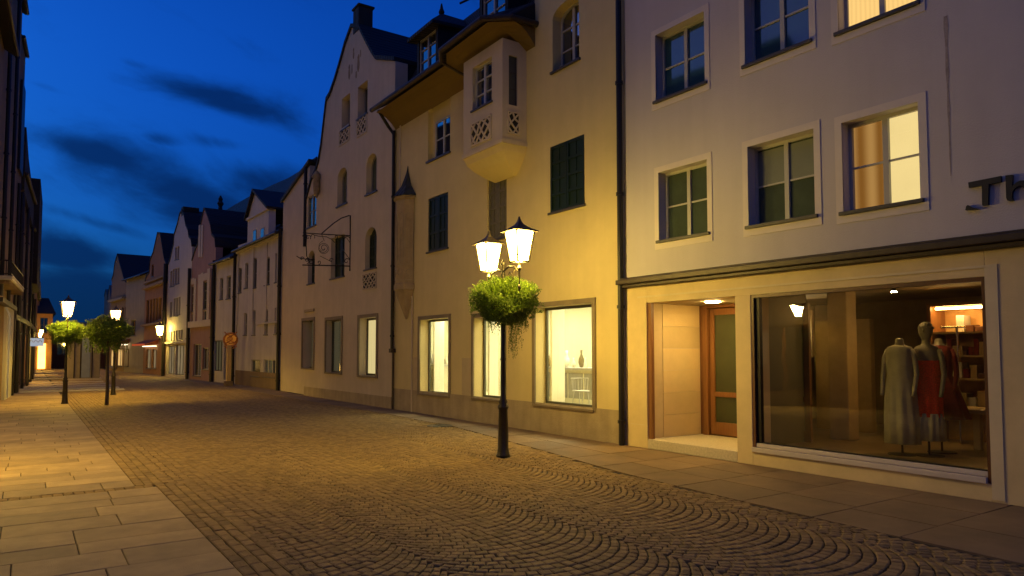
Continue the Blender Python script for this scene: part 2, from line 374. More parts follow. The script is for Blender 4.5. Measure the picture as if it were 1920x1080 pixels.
    def eave_roof(self, s0, s1, z, ridge_d, ridge_z, m, over=.35, th=.14, name='roof'):
        fr = self.fr; mb = MB(); k = (ridge_z-z)/ridge_d; ze = z-over*k
        mb.sheet([fr.pt(s0, ze, over), fr.pt(s1, ze, over), fr.pt(s1, ridge_z, -ridge_d), fr.pt(s0, ridge_z, -ridge_d)], th)
        mb.sheet([fr.pt(s0, ridge_z, -ridge_d-.005), fr.pt(s1, ridge_z, -ridge_d-.005), fr.pt(s1, z, -2*ridge_d), fr.pt(s0, z, -2*ridge_d)], th)
        # gable ends
        mb.prism(fr, [(s0+.02, 0), (s0+.03, 0), (s0+.03, .01), (s0+.02, .01)], -.1, -.2) if False else None
        r = mb.build(name, m, self.root)
        g = MB()
        for s in (s0+.05, s1-.15):
            a = [fr.pt(s, z-.3, -.1), fr.pt(s, z-.3, -2*ridge_d+.1), fr.pt(s, ridge_z-th-.02, -ridge_d)]
            b = [fr.pt(s+.1, z-.3, -.1), fr.pt(s+.1, z-.3, -2*ridge_d+.1), fr.pt(s+.1, ridge_z-th-.02, -ridge_d)]
            g.add(a+b, [(0, 1, 2), (5, 4, 3), (0, 1, 4, 3), (1, 2, 5, 4), (2, 0, 3, 5)])
        g.build('gable_end', self.m, self.root)
        gt = MB(); pts = [fr.pt(s0+(s1-s0)*i/6, ze-.06, over+.05) for i in range(7)]; gt.tube(pts, .065, 8); gt.build('gutter', GUTTER, self.root)
        return r
    def gable_roof(self, pts, d0, d1, m, th=.13):
        fr = self.fr; mb = MB()
        for (a, b) in zip(pts[:-1], pts[1:]):
            mb.hexa([fr.pt(a[0], a[1]+.005, d0), fr.pt(b[0], b[1]+.005, d0), fr.pt(b[0], b[1]+.005, d1), fr.pt(a[0], a[1]+.005, d1),
                     fr.pt(a[0], a[1]+th, d0), fr.pt(b[0], b[1]+th, d0), fr.pt(b[0], b[1]+th, d1), fr.pt(a[0], a[1]+th, d1)])
        return mb.build('roof', m, self.root)
    def pipe(self, s, z0, z1, d=.09, r=.05, top=None):
        fr = self.fr; pts = [fr.pt(s, z0, d), fr.pt(s, z1-.5, d)]+([fr.pt(*q) for q in top] if top else [fr.pt(s, z1, d)])
        mb = MB(); mb.tube(pts, r, 10)
        zz = z0+.4
        while zz < z1-.6:
            mb.tube([fr.pt(s, zz, d), fr.pt(s, zz+.06, d)], r*1.35, 10); zz += 2.1
        return mb.build('drainpipe', DMETAL, self.root)
def pxpoly(fr, pts, d=0): return [fr.hit(x, y, d) for x, y in pts]

# ================================================================ GROUND
g = MB(); g.add([(-300, -300, -.05), (300, -300, -.05), (300, 500, -.05), (-300, 500, -.05)], [(0, 1, 2, 3)])
tag(g.build('ground', EARTH), kind='structure')
g = MB(); g.add([(-8, -12, -.016), (9.3, -12, -.016), (9.3, 130, -.016), (-8, 130, -.016)], [(0, 1, 2, 3)])
tag(g.build('street_bed', JOINT), kind='structure')
def edge_r(y):     # right edge of the cobbles
    pts = [(-10, 6.6), (2.8, 6.66), (5.6, 6.82), (7.5, 6.98), (10.3, 7.5), (14, 8.1), (18, 8.25), (40, 8.1), (56, 7.3), (75, 5.9), (120, 7)]
    for (a, b), (c, d) in zip(pts[:-1], pts[1:]):
        if y <= c: return b+(d-b)*(y-a)/(c-a)
    return pts[-1][1]
def edge_l(y): return 1.42 if y < 10.1 else 1.20
def stone(mb, cx, cy, ux, uy, L, W, top=0.0, inset=.011, h=.02, jit=.006):
    """one sett: centre, unit direction along its length, half sizes"""
    vx, vy = -uy, ux; vs = []
    tz = top+random.uniform(-.0025, .0025); tx, ty = random.uniform(-.02, .02), random.uniform(-.02, .02)
    cs = []
    for a, b in ((-1, -1), (1, -1), (1, 1), (-1, 1)):
        cs.append((a*L+random.uniform(-jit, jit), b*W+random.uniform(-jit, jit)))
    for a, b in cs: vs.append((cx+ux*a+vx*b, cy+uy*a+vy*b, -h))
    for a, b in cs:
        vs.append((cx+ux*a+vx*b, cy+uy*a+vy*b, tz-.006+a*tx+b*ty))
    for a, b in cs:
        a2 = a-math.copysign(inset, a); b2 = b-math.copysign(inset, b)
        vs.append((cx+ux*a2+vx*b2, cy+uy*a2+vy*b2, tz+a2*tx+b2*ty))
    n = len(mb[0]); mb[0].extend(vs)
    for i in range(4):
        j = (i+1) % 4; mb[1].append((n+i, n+j, n+4+j, n+4+i)); mb[1].append((n+4+i, n+4+j, n+8+j, n+8+i))
    mb[1].append((n+8, n+9, n+10, n+11))
cb = ([], [])
CW = 1.75; ORGX = 1.0; YMAX = 34
ang = R(60); RAD = CW/2/math.sin(ang); pitch_y = .116
for c in range(-0, 5):
    xc = ORGX+CW*(c+.5)
    y = -1.0
    while y < YMAX+1:
        # arc apex at y, opening towards +y
        n = int(2*ang*RAD/.110); ph = random.uniform(-.3, .3)
        for k in range(n+1):
            th = -ang+2*ang*(k+.5+ph*.4)/(n+1)
            r = RAD
            x = xc+r*math.sin(th); yy = y+r*(1-math.cos(th))
            # stones narrow towards the seam, because the arcs run closer together there
            wd = pitch_y*math.cos(th)
            if x < edge_l(yy)+.385 or x > edge_r(yy)-.03 or yy < 1.2 or yy > YMAX: continue
            if (x-6.48)**2+(yy-9.72)**2 < .13**2: continue
            if yy > 22 and random.random() < 0: continue
            stone(cb, x, yy, math.cos(th), math.sin(th), .0495+random.uniform(-.006, .004), max(wd, .056)/2-.0072, jit=.005)
        y += pitch_y
# straight edging rows along the left kerb line
for k in range(4):
    y = 1.2
    while y < YMAX:
        l = random.uniform(.085, .13); x = edge_l(y)+.055+.105*k
        stone(cb, x, y+l, 0, 1, l-.006, .047, jit=.005); y += 2*l
def from_lists(name, cb, m):
    me = bpy.data.meshes.new(name); me.from_pydata(cb[0], [], cb[1]); me.materials.append(m); o = bpy.data.objects.new(name, me); col.objects.link(o); return o
tag(from_lists('cobbled_road', cb, COBBLE), kind='structure')
# far part of the road: coarser sett rows
cb = ([], [])
y = YMAX
while y < 88:
    x = edge_l(y)+.1
    st = .16+.004*(y-YMAX)
    while x < edge_r(y)-.05:
        l = random.uniform(.8, 1.2)*st; stone(cb, x+l, y+random.uniform(-.02, .02), 1, 0, l-.012, st*.5-.01, inset=.02); x += 2*l
    y += st
tag(from_lists('far_road', cb, COBBLE), kind='structure')
# left pavement slabs
sl = ([], [])
def slab(mb, x0, x1, y0, y1, g=.005, top=0.0, skew=0.0):
    dz = random.uniform(-.002, .002); b = .006; h = .016
    vs = [(x0+g, y0+g, -h), (x1-g, y0+g, -h), (x1-g, y1-g, -h), (x0+g, y1-g, -h)]
    vs += [(a, c, top+dz-.005) for a, c, _ in vs]+[(x0+g+b, y0+g+b, top+dz), (x1-g-b, y0+g+b, top+dz), (x1-g-b, y1-g-b, top+dz), (x0+g+b, y1-g-b, top+dz)]
    if skew: vs = [(a, c+skew*a, z) for a, c, z in vs]
    n = len(mb[0]); mb[0].extend(vs)
    for i in range(4):
        j = (i+1) % 4; mb[1].append((n+i, n+j, n+4+j, n+4+i)); mb[1].append((n+4+i, n+4+j, n+8+j, n+8+i))
    mb[1].append((n+8, n+9, n+10, n+11))
y = -4.0
while y < 90:
    st = random.choice((.34, .40, .44)) if y > 10.5 else random.choice((.42, .50, .56))
    if y < 10.05 and y+st > 10.05: st = 10.05-y
    if 10.04 < y < 10.2: y = 10.24
    x = edge_l(y); xl = -3.4 if y < 28 else -1.2
    first = random.uniform(.3, 1.1)
    while x > xl:
        l = first if first else random.uniform(.55, 1.35); first = None; x0 = max(x-l, xl-.5)
        slab(sl, x0, x, y, y+st, g=.0045); x = x0
    y += st
tag(from_lists('pavement', sl, SLAB), kind='structure')
dr = ([], [])
x = -3.2
while x < 1.42:
    for k in range(2): stone(dr, x, 10.10+.085*k, 1, 0, .05, .038)
    x += .108
tag(from_lists('drainage_channel', dr, COBBLE), kind='structure')
# right pavement
sr = ([], [])
x1r = 9.12
y = -6.0
while y < 78:
    st = random.uniform(.85, 1.05); e = max(edge_r(y), edge_r(y+st)) if y < 14 else edge_r(y); e0 = edge_r(y); e1 = edge_r(y+st)
    xr = 9.12 if y < 30 else (9.4 if y < 42 else 9.4-(y-42)*.085)
    w = xr-min(e0, e1); nn = max(1, round(w/.85)); cuts = [0]+sorted((k+random.uniform(-.12, .12))/nn for k in range(1, nn))+[1]
    for a, b in zip(cuts[:-1], cuts[1:]):
        g = .008; A0 = e0+(xr-e0)*a+g; A1 = e0+(xr-e0)*b-g; B0 = e1+(xr-e1)*a+g; B1 = e1+(xr-e1)*b-g; dz = random.uniform(-.002, .002)
        n = len(sr[0]); sr[0].extend([(A0, y+g, -.016), (A1, y+g, -.016), (B1, y+st-g, -.016), (B0, y+st-g, -.016), (A0, y+g, dz), (A1, y+g, dz), (B1, y+st-g, dz), (B0, y+st-g, dz)])
        sr[1].extend([(n+4, n+5, n+6, n+7)]+[(n+i, n+(i+1) % 4, n+4+(i+1) % 4, n+4+i) for i in range(4)])
    y += st
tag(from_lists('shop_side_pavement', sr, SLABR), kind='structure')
# manhole lid in the right pavement
mh = MB(); mh.lathe((7.95, 14.6, -.01), [(.30, 0), (.30, .014), (.27, .016), (.27, .012), (.02, .012)], 28); mh.box(7.93, 7.97, 14.4, 14.8, .0, .008)
tag(mh.build('manhole_cover', DMETAL), 'round iron manhole cover set in the pavement before the cream house', 'manhole cover')

# ================================================================ HOUSE A : lilac white house with the dress shop
fA = Frame(9.1, 0, 9.1, 10)
A = House('pale lilac house at the right with a dress shop behind its wide ground floor window', fA, [(-5, 0), (9.6, 0), (9.6, 11), (-5, 11)], LILAC, thick=.4, rev=.2, cat='house')
zc = 3.02
A.out = [(-5, zc), (9.58, zc), (9.58, 10.6), (-5, 10.6)]
fA.rect
r1 = fA.rect(1235, 1327, 324, 452); r2 = fA.rect(1402, 1528, 276, 425); r3 = fA.rect(1578, 1725, 231, 399)
r4 = fA.rect(1229, 1322, 67, 191)
r5 = fA.rect(1396, 1518, 20, 124); r5 = (r5[0], r5[1], r5[2], r4[3]); r6 = fA.rect(1571, 1720, 10, 62); r6 = (r6[0], r6[1], r6[2], r4[3]+.05)
kw = dict(band=BAND, frame=WHITEF, fw=.045, rev=.2)
A.win(r1, glass=GGLASS, label='white two leaf window with dark green curtains above the shop door', **kw)
w = A.win(r2, glass=GGLASS, label='white window with its blind half lowered above the shop window', **kw)
s0, s1, z0, z1 = r2
b = MB()
for k in range(26):
    zz = (z0+z1)/2+.02+k*((z1-z0)/2-.09)/26; b.fb(fA, s0+.05, s1-.05, zz, zz+.018, -.194, -.188)
b.build('blind', mat('window_blind', (.17, .19, .16), .7, .05, 5), w)
A.win(r3, glass=(LITCREAM, LITCURT), label='lit window with a brown curtain on its left side', **kw)
A.win(r4, glass=BGLASS, **kw); A.win(r5, glass=BGLASS, **kw); A.win(r6, glass=LITGOLD, label='brightly lit window at the top', **kw)
A.win((-1.2, .2, r1[2], r1[3]), glass=GGLASS, **kw); A.win((-3.6, -2.2, r1[2], r1[3]), glass=GGLASS, **kw)
A.win((-1.2, .2, r4[2], r4[3]), glass=BGLASS, **kw); A.win((-3.6, -2.2, r4[2], r4[3]), glass=BGLASS, **kw)
for q in (r1, r2, r3): A.win((q[0], q[1], r4[3]+1.25, r4[3]+2.55), glass=BGLASS, **kw)
A.finish(); A.body(9, 10.6, front=-.4)
A.eave_roof(-5, 9.6, 10.6, 4.5, 14, ROOF, over=.4)
# rain streak: a long stain with its own shape running down the render
st = MB(); sa, za = fA.hit(1773, 30); sb_, zb_ = fA.hit(1783, 330)
pl = []
for k in range(15):
    t = k/14; s = sa+(sb_-sa)*t; z = za+(zb_-za)*t; wv = .022*(1-.75*t)*(1+.3*math.sin(k*1.7)); pl.append((s, z, wv))
for (a, b) in zip(pl[:-1], pl[1:]):
    st.add([fA.pt(a[0]-a[2], a[1], .003), fA.pt(a[0]+a[2], a[1], .003), fA.pt(b[0]+b[2], b[1], .003), fA.pt(b[0]-b[2], b[1], .003)], [(0, 1, 2, 3)])
st.build('rain_stain', mat('rain_stain_grey', (.30, .25, .24), .9, .3, 12), A.root)
# cornice over the shop
c = MB(); c.prism(fA, [(0, 0)]*0 or [(9.72, 2.93), (9.72, 3.02), (-5, 3.02), (-5, 2.93)], 0.002, .16); c.fb(fA, -5, 9.70, 2.87, 2.93, .002, .09); c.fb(fA, -5, 9.66, 3.02, 3.05, .002, .12)
c.build('cornice', GUTTER, A.root, bevel=.012)
# shop front in limestone
dS = fA.hit(1213, 700)[0]; dE = fA.hit(1380, 700)[0]; wS = fA.hit(1409, 700)[0]; wE = fA.hit(1853, 700)[0]
zl = 2.57
m = MB(); m.fb(fA, dS, 9.58, 0, 2.87, -.4, -.0)                      # pier beside the pipe
m.fb(fA, wS+.0, dE, 0, zl, -.45, -.0)                                  # pier between door and window
m.fb(fA, wE, dS, zl, 2.87, -.4, -.0)                                   # lintel
m.fb(fA, -5, wE, 0, 2.87, -.4, -.0)
m.fb(fA, wE, wS, 0, .20, -.35, -.0)                                    # plinth under the window
m.build('shopfront', STONE, A.root, bevel=.006)
m = MB(); m.fb(fA, wE-.13, wE, .03, zl+.13, .001, .012); m.fb(fA, wE, 9.3, zl+.10, zl+.13, .001, .014); m.fb(fA, -5, wE-.35, .62, .635, .001, .006)
for s in (wE-.42, wE-.95, wE-2.1, wE-3.2): m.fb(fA, s, s+.012, .62, 2.86, .001, .005)
m.fb(fA, dS+.07, 9.5, .40, .41, .001, .006)
m.build('shopfront_trim', STONE2, A.root)
# window frame, sill ledges
m = MB(); m.fb(fA, wE, wE+.045, .2, zl, -.10, -.0-.01); m.fb(fA, wS-.05, wS, .2, zl, -.16, -.01); m.fb(fA, wE+.045, wS-.05, zl-.05, zl, -.10, -.01)
wf = m.build('shop_window', WOODD, A.root)
m = MB(); m.fb(fA, wS-.12, wS-.05, .33, zl-.05, -.12, -.05); m.fb(fA, wE+.045, wS-.12, .33, .35, -.10, -.06); m.build('inner_frame', DMETAL, wf)
m = MB(); m.fb(fA, wE+.045, wS, .20, .27, -.12, .035); m.fb(fA, wE+.045, wS, .275, .33, -.14, -.02); m.build('sill', mat('sill_grey_stone', (.50, .44, .40), .5, .06, 4), wf, bevel=.006)
m = MB(); m.add([fA.pt(wE+.045, .33, -.08), fA.pt(wS-.06, .33, -.08), fA.pt(wS-.06, zl-.05, -.08), fA.pt(wE+.045, zl-.05, -.08)], [(0, 1, 2, 3)]); m.build('pane', CLEARD, wf)
# entrance recess
DR = 1.42
m = MB(); m.fb(fA, dE-.0, dS, 0, .17, -DR, .0); m.build('doorstep', STEPST, A.root, bevel=.01)
m = MB()
for k in range(6):
    za_, zb2 = .17+k*.40, .17+(k+1)*.40-.004
    m.fb(fA, dS+.001, dS+.06, za_, min(zb2, zl), -DR, -.41)
CLAD = mat('banded_travertine', (.64, .50, .25), .55, .07, 2, .1, 50, island=.14)
m.build('entrance_cladding', CLAD, A.root)
m = MB()
for k in range(6): m.fb(fA, dE-.06, dE-.001, .17+k*.40, min(.17+(k+1)*.40-.004, zl), -DR, -.46)
m.build('entrance_cladding', CLAD, A.root)
m = MB(); m.fb(fA, dE, dS, zl, zl+.06, -DR, -.41); m.build('entrance_soffit', STONE2, A.root)
m = MB(); m.fb(fA, (dE+dS)/2-.09, (dE+dS)/2+.09, zl-.02, zl-.002, -.72, -.54); m.build('downlight', mat_emit('downlight_lens', (1, .64, .20), 300), A.root)
m = MB(); m.fb(fA, dS-.085, dS-.001, .17, zl, -.10, -.03)
m.build('entrance_post', WOOD, A.root)
m = MB(); s_a = dE+.0; s_b = dS
m.fb(fA, s_b-.22, s_b-.10, .17, zl, -DR-.05, -DR+.08); m.fb(fA, s_b-.10, s_b, .17, zl, -DR-.05, -DR+.03); m.fb(fA, s_a, s_b-.22, zl-.06, zl, -DR-.05, -DR+.08)
df = m.build('door_frame', WOOD, A.root, bevel=.006)
m = MB(); a0, a1 = dE-.35, s_b-.24
m.fb(fA, a1-.10, a1, .19, zl-.07, -DR-.03, -DR+.03); m.fb(fA, a0, a0+.1, .19, zl-.07, -DR-.03, -DR+.03); m.fb(fA, a0+.1, a1-.1, .19, .42, -DR-.03, -DR+.03)
m.fb(fA, a0+.1, a1-.1, .88, .97, -DR-.03, -DR+.03); m.fb(fA, a0+.1, a1-.1, zl-.19, zl-.07, -DR-.03, -DR+.03)
do = m.build('door', WOOD, A.root, bevel=.008)
m = MB(); m.fb(fA, a0+.08, a1-.08, .40, zl-.17, -DR-.01, -DR); m.build('door_glass', mat('door_green_glass', (.035, .045, .02), .08, .2, 2, spec=.7), do)
m = MB(); m.tube([fA.pt(a0+.16, 1.0, -DR+.05), fA.pt(a0+.16, 1.5, -DR+.05)], .014, 8); m.build('handle', mat('brass', (.5, .35, .12), .3, .1, 5, metal=1), do)
# the two raised letters and the low quotation mark of the shop sign (the rest is outside the picture)
def letters():
    m = MB()
    T = [(1819, 343), (1880, 331), (1880, 342), (1857, 346.5), (1856, 385), (1845, 386), (1844.5, 349), (1820, 353)]
    m.prism(fA, pxpoly(fA, T), .01, .05)
    h = [(1888.5, 330), (1902, 328.5), (1901, 350), (1908, 343.5), (1916, 339.5), (1926, 339), (1935, 345), (1937, 354), (1937, 378), (1925, 378.5), (1925, 357), (1921, 349.5), (1914, 349), (1905, 355), (1901, 362), (1901, 371), (1903, 377), (1898, 378), (1892, 377), (1890, 372)]
    m.prism(fA, pxpoly(fA, h), .01, .05)
    q = [(1813.5, 395), (1815, 388), (1818, 385.3), (1824, 389), (1839, 392), (1832, 394)]
    m.prism(fA, pxpoly(fA, q), .01, .05)
    o = m.build('sign_lettering', BLACKL, A.root); o['label'] = 'black raised letters of the shop sign on the wall'
letters()
ORD = ('first', 'second', 'third', 'fourth', 'fifth', 'sixth', 'seventh', 'eighth', 'ninth', 'tenth')
# shop interior, floor at 0.24
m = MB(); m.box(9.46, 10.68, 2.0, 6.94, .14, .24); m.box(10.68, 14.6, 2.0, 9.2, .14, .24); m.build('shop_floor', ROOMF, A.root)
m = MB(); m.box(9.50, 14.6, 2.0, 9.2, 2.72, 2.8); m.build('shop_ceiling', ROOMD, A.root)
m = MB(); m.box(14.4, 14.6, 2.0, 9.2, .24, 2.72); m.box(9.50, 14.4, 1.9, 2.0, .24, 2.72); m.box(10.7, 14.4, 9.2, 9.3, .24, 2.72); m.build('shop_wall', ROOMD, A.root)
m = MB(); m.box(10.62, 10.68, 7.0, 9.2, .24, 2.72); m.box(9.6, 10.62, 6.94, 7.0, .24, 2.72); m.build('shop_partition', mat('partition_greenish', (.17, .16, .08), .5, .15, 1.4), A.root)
def at(px, x):   # y of an image column on plane x
    r = ray(px, 700); return r.y/r.x*x
ya, yb = at(1590, 11.2), at(1553, 11.2)
m = MB(); m.box(11.2, 11.5, ya, yb, .24, 2.72); m.build('column', ROOMC, A.root, bevel=.02)
m = MB(); m.box(12.6, 12.75, at(1520, 12.6)-1.2, at(1520, 12.6)-.1, .24, 2.3); m.build('cupboard', ROOMC, A.root, bevel=.02)
# lit shelving niche on the right
def shelf_unit():
    x = 12.4; y0, y1 = at(1850, x), at(1748, x)
    root = empty('display_shelf', (x+.2, (y0+y1)/2, .24), 'lit wooden shelving niche with folded goods at the right of the dress shop', 'shelf')
    m = MB(); m.box(x+.5, x+.55, y0, y1, .24, 2.45); m.build('back_panel', mat('niche_back', (.45, .25, .08), .6, .3, 3), root)
    m = MB(); m.box(x, x+.5, y1, y1+.06, .24, 2.45); m.box(x, x+.5, y0-.06, y0, .24, 2.45); m.box(x, x+.5, y0-.06, y1+.06, 2.45, 2.5); m.build('side_panel', WOOD, root)
    for z in (.8, 1.25, 1.62, 2.0):
        m = MB(); m.box(x+.05, x+.5, y0, y1, z, z+.03); m.build('shelf_board', ROOMC, root)
    m = MB(); m.box(x+.06, x+.12, y0+.05, y1-.05, 2.40, 2.43); m.build('light_strip', mat_emit('shelf_light', (1, .60, .20), 60), root)
    for i, (z, n) in enumerate(((1.65, 7), (1.28, 5), (2.03, 4), (.83, 4))):
        for k in range(n):
            yy = y0+.1+(y1-y0-.25)*k/n; h = random.uniform(.08, .28); gm_, gc_ = random.choice(((WOODD, 'dark brown'), (CARD, 'white'), (ROOMC, 'tan'), (REDDK, 'dark red')))
            o = MB().box(x+.18, x+.42, yy, yy+.75*(y1-y0)/n*.8, z, z+h).build('box', gm_, None, bevel=.008)
            o['kind'] = 'thing'; tag(o, '%s box, %s from left on the %s lit shelf of the dress shop' % (gc_, ORD[n-1-k], ('second', 'third', 'top', 'lowest')[i]), 'goods', 'goods on the lit shelves')
    m = MB(); m.tube([(x-.1, y0+.45*(y1-y0), .24), (x-.1, y0+.45*(y1-y0), 2.1)], .015, 8); m.tube([(x-.1, y0+.3*(y1-y0), 2.1), (x-.1, y0+.75*(y1-y0), 2.1)], .015, 8)
    tag(m.build('clothes_rail', mat('chrome', (.7, .6, .4), .25, .1, 5, metal=1)), 'thin upright metal clothes rail in front of the lit shelves', 'clothes rail')
shelf_unit()
m = MB(); x = 11.4; m.box(x, x+.7, at(1850, x)-.2, at(1775, x), .80, .86); m.box(x+.3, x+.4, at(1810, x)-.05, at(1810, x)+.05, .24, .80)
tag(m.build('display_table', ROOMC, bevel=.01), 'pedestal table at the right end of the dress shop window', 'table')
# picture with a red flower, glowing tube for a reflected lamp, ceiling spot
m = MB(); x = 12.0; y0, y1 = at(1520, x), at(1487, x); m.box(x, x+.03, y0, y1, .95, 1.85); pic = m.build('picture', CARD); tag(pic, 'tall print with a red splash flower hanging deep in the dress shop', 'picture')
m = MB(); cy, cz = (y0+y1)/2, 1.22
for k in range(13):
    a = 2*math.pi*k/13; r = random.uniform(.08, .17); a2 = a+.22
    m.add([(x-.004, cy, cz), (x-.004, cy+r*math.cos(a), cz+r*math.sin(a)), (x-.004, cy+r*.4*math.cos(a2), cz+r*.4*math.sin(a2))], [(0, 1, 2)])
m.box(x-.004, x-.001, y0+.01, y1-.01, 1.55, 1.84)
m.build('flower_print', REDDR, pic)
wl = empty('reflection_tube', (12.4, at(1496, 12.4), 2.1), 'added glowing tube at the dress shop back, standing for a reflected lamp', 'lamp')
MB().box(12.38, 12.44, at(1500, 12.4)-.02, at(1500, 12.4)+.06, 1.95, 2.3).build('light_tube', mat_emit('reflection_glow', (1, .75, .4), 60), wl)  # added glow where a lamp is mirrored in the glass, brightens the room
MB().box(12.44, 12.5, at(1500, 12.4)-.25, at(1500, 12.4)+.3, 1.6, 2.5).build('back_plate', ROOMC, wl)
sp = empty('ceiling_spot', (10.6, at(1680, 10.6), 2.6), 'small round ceiling spotlight in the dress shop', 'spotlight')
MB().lathe((10.6, at(1680, 10.6), 2.60), [(.02, .12), (.03, .05), (.05, 0)], 12).build('housing', DMETAL, sp)
MB().lathe((10.6, at(1680, 10.6), 2.595), [(.035, 0), (.035, -.01)], 12).build('lens', mat_emit('spot_lens', (1, .60, .20), 620), sp)
# mannequins
def mannequin(x, y, label, dress, mtl, dresslabel, head=True, sleeves=False, card=False, h=1.0, underskirt=False):
    z0 = .24; root = empty('mannequin', (x, y, z0), label, 'mannequin')
    b = MB()
    prof = [(.075, .95), (.13, 1.0), (.135, 1.08), (.115, 1.22), (.14, 1.36), (.155, 1.46), (.13, 1.53), (.055, 1.57), (.047, 1.63)]
    if head: prof += [(.052, 1.65), (.075, 1.70), (.085, 1.76), (.08, 1.82), (.05, 1.87), (.01, 1.885)]
    else: prof += [(.04, 1.65), (.01, 1.66)]
    b.lathe((x, y, z0-.0), [(r*h, z*h) for r, z in prof], 20, .8, 1.15)
    if head:
        b.lathe((x-.075, y, z0+1.76*h), [(.006, -.02), (.014, -.015), (.01, .012), (.004, .03)], 8)
    body = b.build('body', MANN, root, smooth=True)
    a = MB()
    for sgn in (-1, 1):
        a.tube([(x, y+sgn*.16*h, z0+1.49*h), (x-.01, y+sgn*.21*h, z0+1.38*h), (x-.02, y+sgn*.235*h, z0+1.15*h), (x-.07, y+sgn*.225*h, z0+.93*h), (x-.10, y+sgn*.22*h, z0+.84*h)], .042, 10, .024)
    a.build('arm', mtl if sleeves else MANN, root, smooth=True)
    s = MB(); s.tube([(x, y, z0), (x, y, z0+1.0)], .015, 8); s.lathe((x, y, z0), [(.19, 0), (.19, .012), (.02, .02)], 20); s.build('stand', DMETAL, root)
    d = MB(); wob = lambda th, z: .06*math.sin(9*th+2*z)*(1 if z < 1.0 else .2)
    d.lathe((x, y, z0), [(r, z*h) for r, z in dress], 72, .85, 1.1, wob)
    q = d.build('dress', mtl, root, smooth=True); q['label'] = dresslabel
    if underskirt:
        d = MB(); d.lathe((x, y, z0), [(.20, .22), (.19, .45), (.17, .6)], 60, .85, 1.1, lambda th, z: .05*math.sin(14*th)); d.build('underskirt', WHITEDR, root, smooth=True)
    if head and card:
        hr = MB()
        for k in range(60):
            th = random.uniform(0, 2*math.pi); ph = random.uniform(0, 1.3); c = Vector((x+.012+.085*math.cos(th)*math.cos(ph)*.8, y+.09*math.sin(th)*math.cos(ph), z0+1.79+.085*math.sin(ph)))
            hr.lathe(c, [(.004, -.02), (.022, 0), (.004, .02)], 6)
        hr.build('hair', MANN, root, smooth=True)
    return root
xw = 10.35
long_d = [(.215, .16), (.205, .5), (.19, .8), (.175, 1.02), (.16, 1.12), (.17, 1.3), (.172, 1.44), (.15, 1.53), (.07, 1.56)]
mannequin(xw, at(1688, xw), 'mannequin in a long white dress with draped sleeves in the shop window', long_d, WHITEDR, 'long plain white dress', head=False, sleeves=True)
red_d = [(.17, .55), (.17, .8), (.16, 1.02), (.145, 1.12), (.15, 1.25), (.15, 1.33), (.155, 1.34)]
x2 = 10.55
mannequin(x2, at(1738, x2), 'mannequin with curled hair in a strapless red dress beside the white dress', red_d, REDDR, 'strapless red dotted dress with white hem', card=True, underskirt=True)
x3 = 11.05
mannequin(x3, at(1762, x3), 'headless mannequin in a dark red flared dress behind the strapless red one', [(.34, .5), (.27, .75), (.2, .98), (.15, 1.12), (.17, 1.3), (.175, 1.44), (.15, 1.53), (.07, 1.56)], REDDK, 'dark red flared dress', head=False, sleeves=True)

# ================================================================ HOUSE B : cream house with the oriel
fB = Frame(9.12, 0, 9.12, 10)
sR, sL = 9.62, 19.62; sM = 12.5
zE = 9.35
gab = [(sM, zE), (sM, 9.3), (sM-.12, 9.9), (sM-.45, 10.5), (sM-.5, 11.1), (sM-.95, 11.7), (sM-1.4, 12.6), (9.62, 12.9)]
B = House('large cream house with an oriel bay and three bright shop windows', fB, [(sR, 0), (sL, 0), (sL, zE)]+gab, CREAM, thick=.42, rev=.2)
shop = [fB.rect(788, 842, 600, 737), fB.rect(889, 945, 596, 745), fB.rect(1004, 1112, 577, 757)]
for k, r in enumerate(shop):
    lab = ['narrow bright shop window', 'bright shop window behind the lamp post', 'widest bright shop window with counter and ornaments'][k]
    w = B.win(r, glass=CLEAR, frame=OLIVEF, cols=1, rows=1, rev=.3, sill=TAUPE, sillw=.06, fw=.055, name='shop_window', label=lab)
    s0, s1, z0, z1 = r; b = .10; m = MB(); m.fb(fB, s0-b, s0, z0-.05, z1, -.01, .03); m.fb(fB, s1, s1+b, z0-.05, z1, -.01, .03); m.fb(fB, s0-b, s1+b, z1, z1+b, -.01, .03); m.build('surround', TAUPE, w)
B.win(fB.rect(803, 840, 373, 473), 'shutter', frame=GREEN, rev=.08, label='closed dark green shutters')
B.win(fB.rect(1032, 1096, 276, 400), 'shutter', frame=GREEN, rev=.05, rows=3, label='large closed dark green shutters')
B.win(fB.rect(914, 950, 333, 452), 'shutter', frame=GREYSH, rev=.10, rows=3, label='closed faded shutters behind the street lamp')
rw = fB.rect(1036, 1086, 42, 136); B.win((rw[0], rw[1], rw[2], rw[3]+.28), rise=.22, glass=DGLASS, frame=WHITEF, rows=3, rev=.26, label='white window in a shallow arched niche')
rw = fB.rect(803, 844, 200, 303); nic = (rw[0], rw[1], rw[2], rw[3]+.15)
B.hole(arch_loop(*nic, .3), .14)
s0, s1, z0, z1 = nic
m = MB(); m.fb(fB, s0+.28, s0+.0, z0, z1-.0, -.16, -.141) if 0 else None
wn = MB(); zt = z0+(z1-z0)*.62; sa = s1-.25
wn.fb(fB, s0+.02, s0+.07, z0, zt, -.14, -.09); wn.fb(fB, sa-.05, sa, z0, zt, -.14, -.09); wn.fb(fB, s0+.07, sa-.05, z0, z0+.05, -.14, -.09); wn.fb(fB, s0+.07, sa-.05, zt-.05, zt, -.14, -.09)
c = (s0+sa)/2; wn.fb(fB, c-.03, c+.03, z0+.05, zt-.05, -.135, -.085); wn.fb(fB, s0+.07, sa-.05, (z0+zt)/2-.015, (z0+zt)/2+.015, -.13, -.1)
ww = wn.build('window', WHITEF, B.root); ww['label'] = 'small white window low in a tall arched niche'
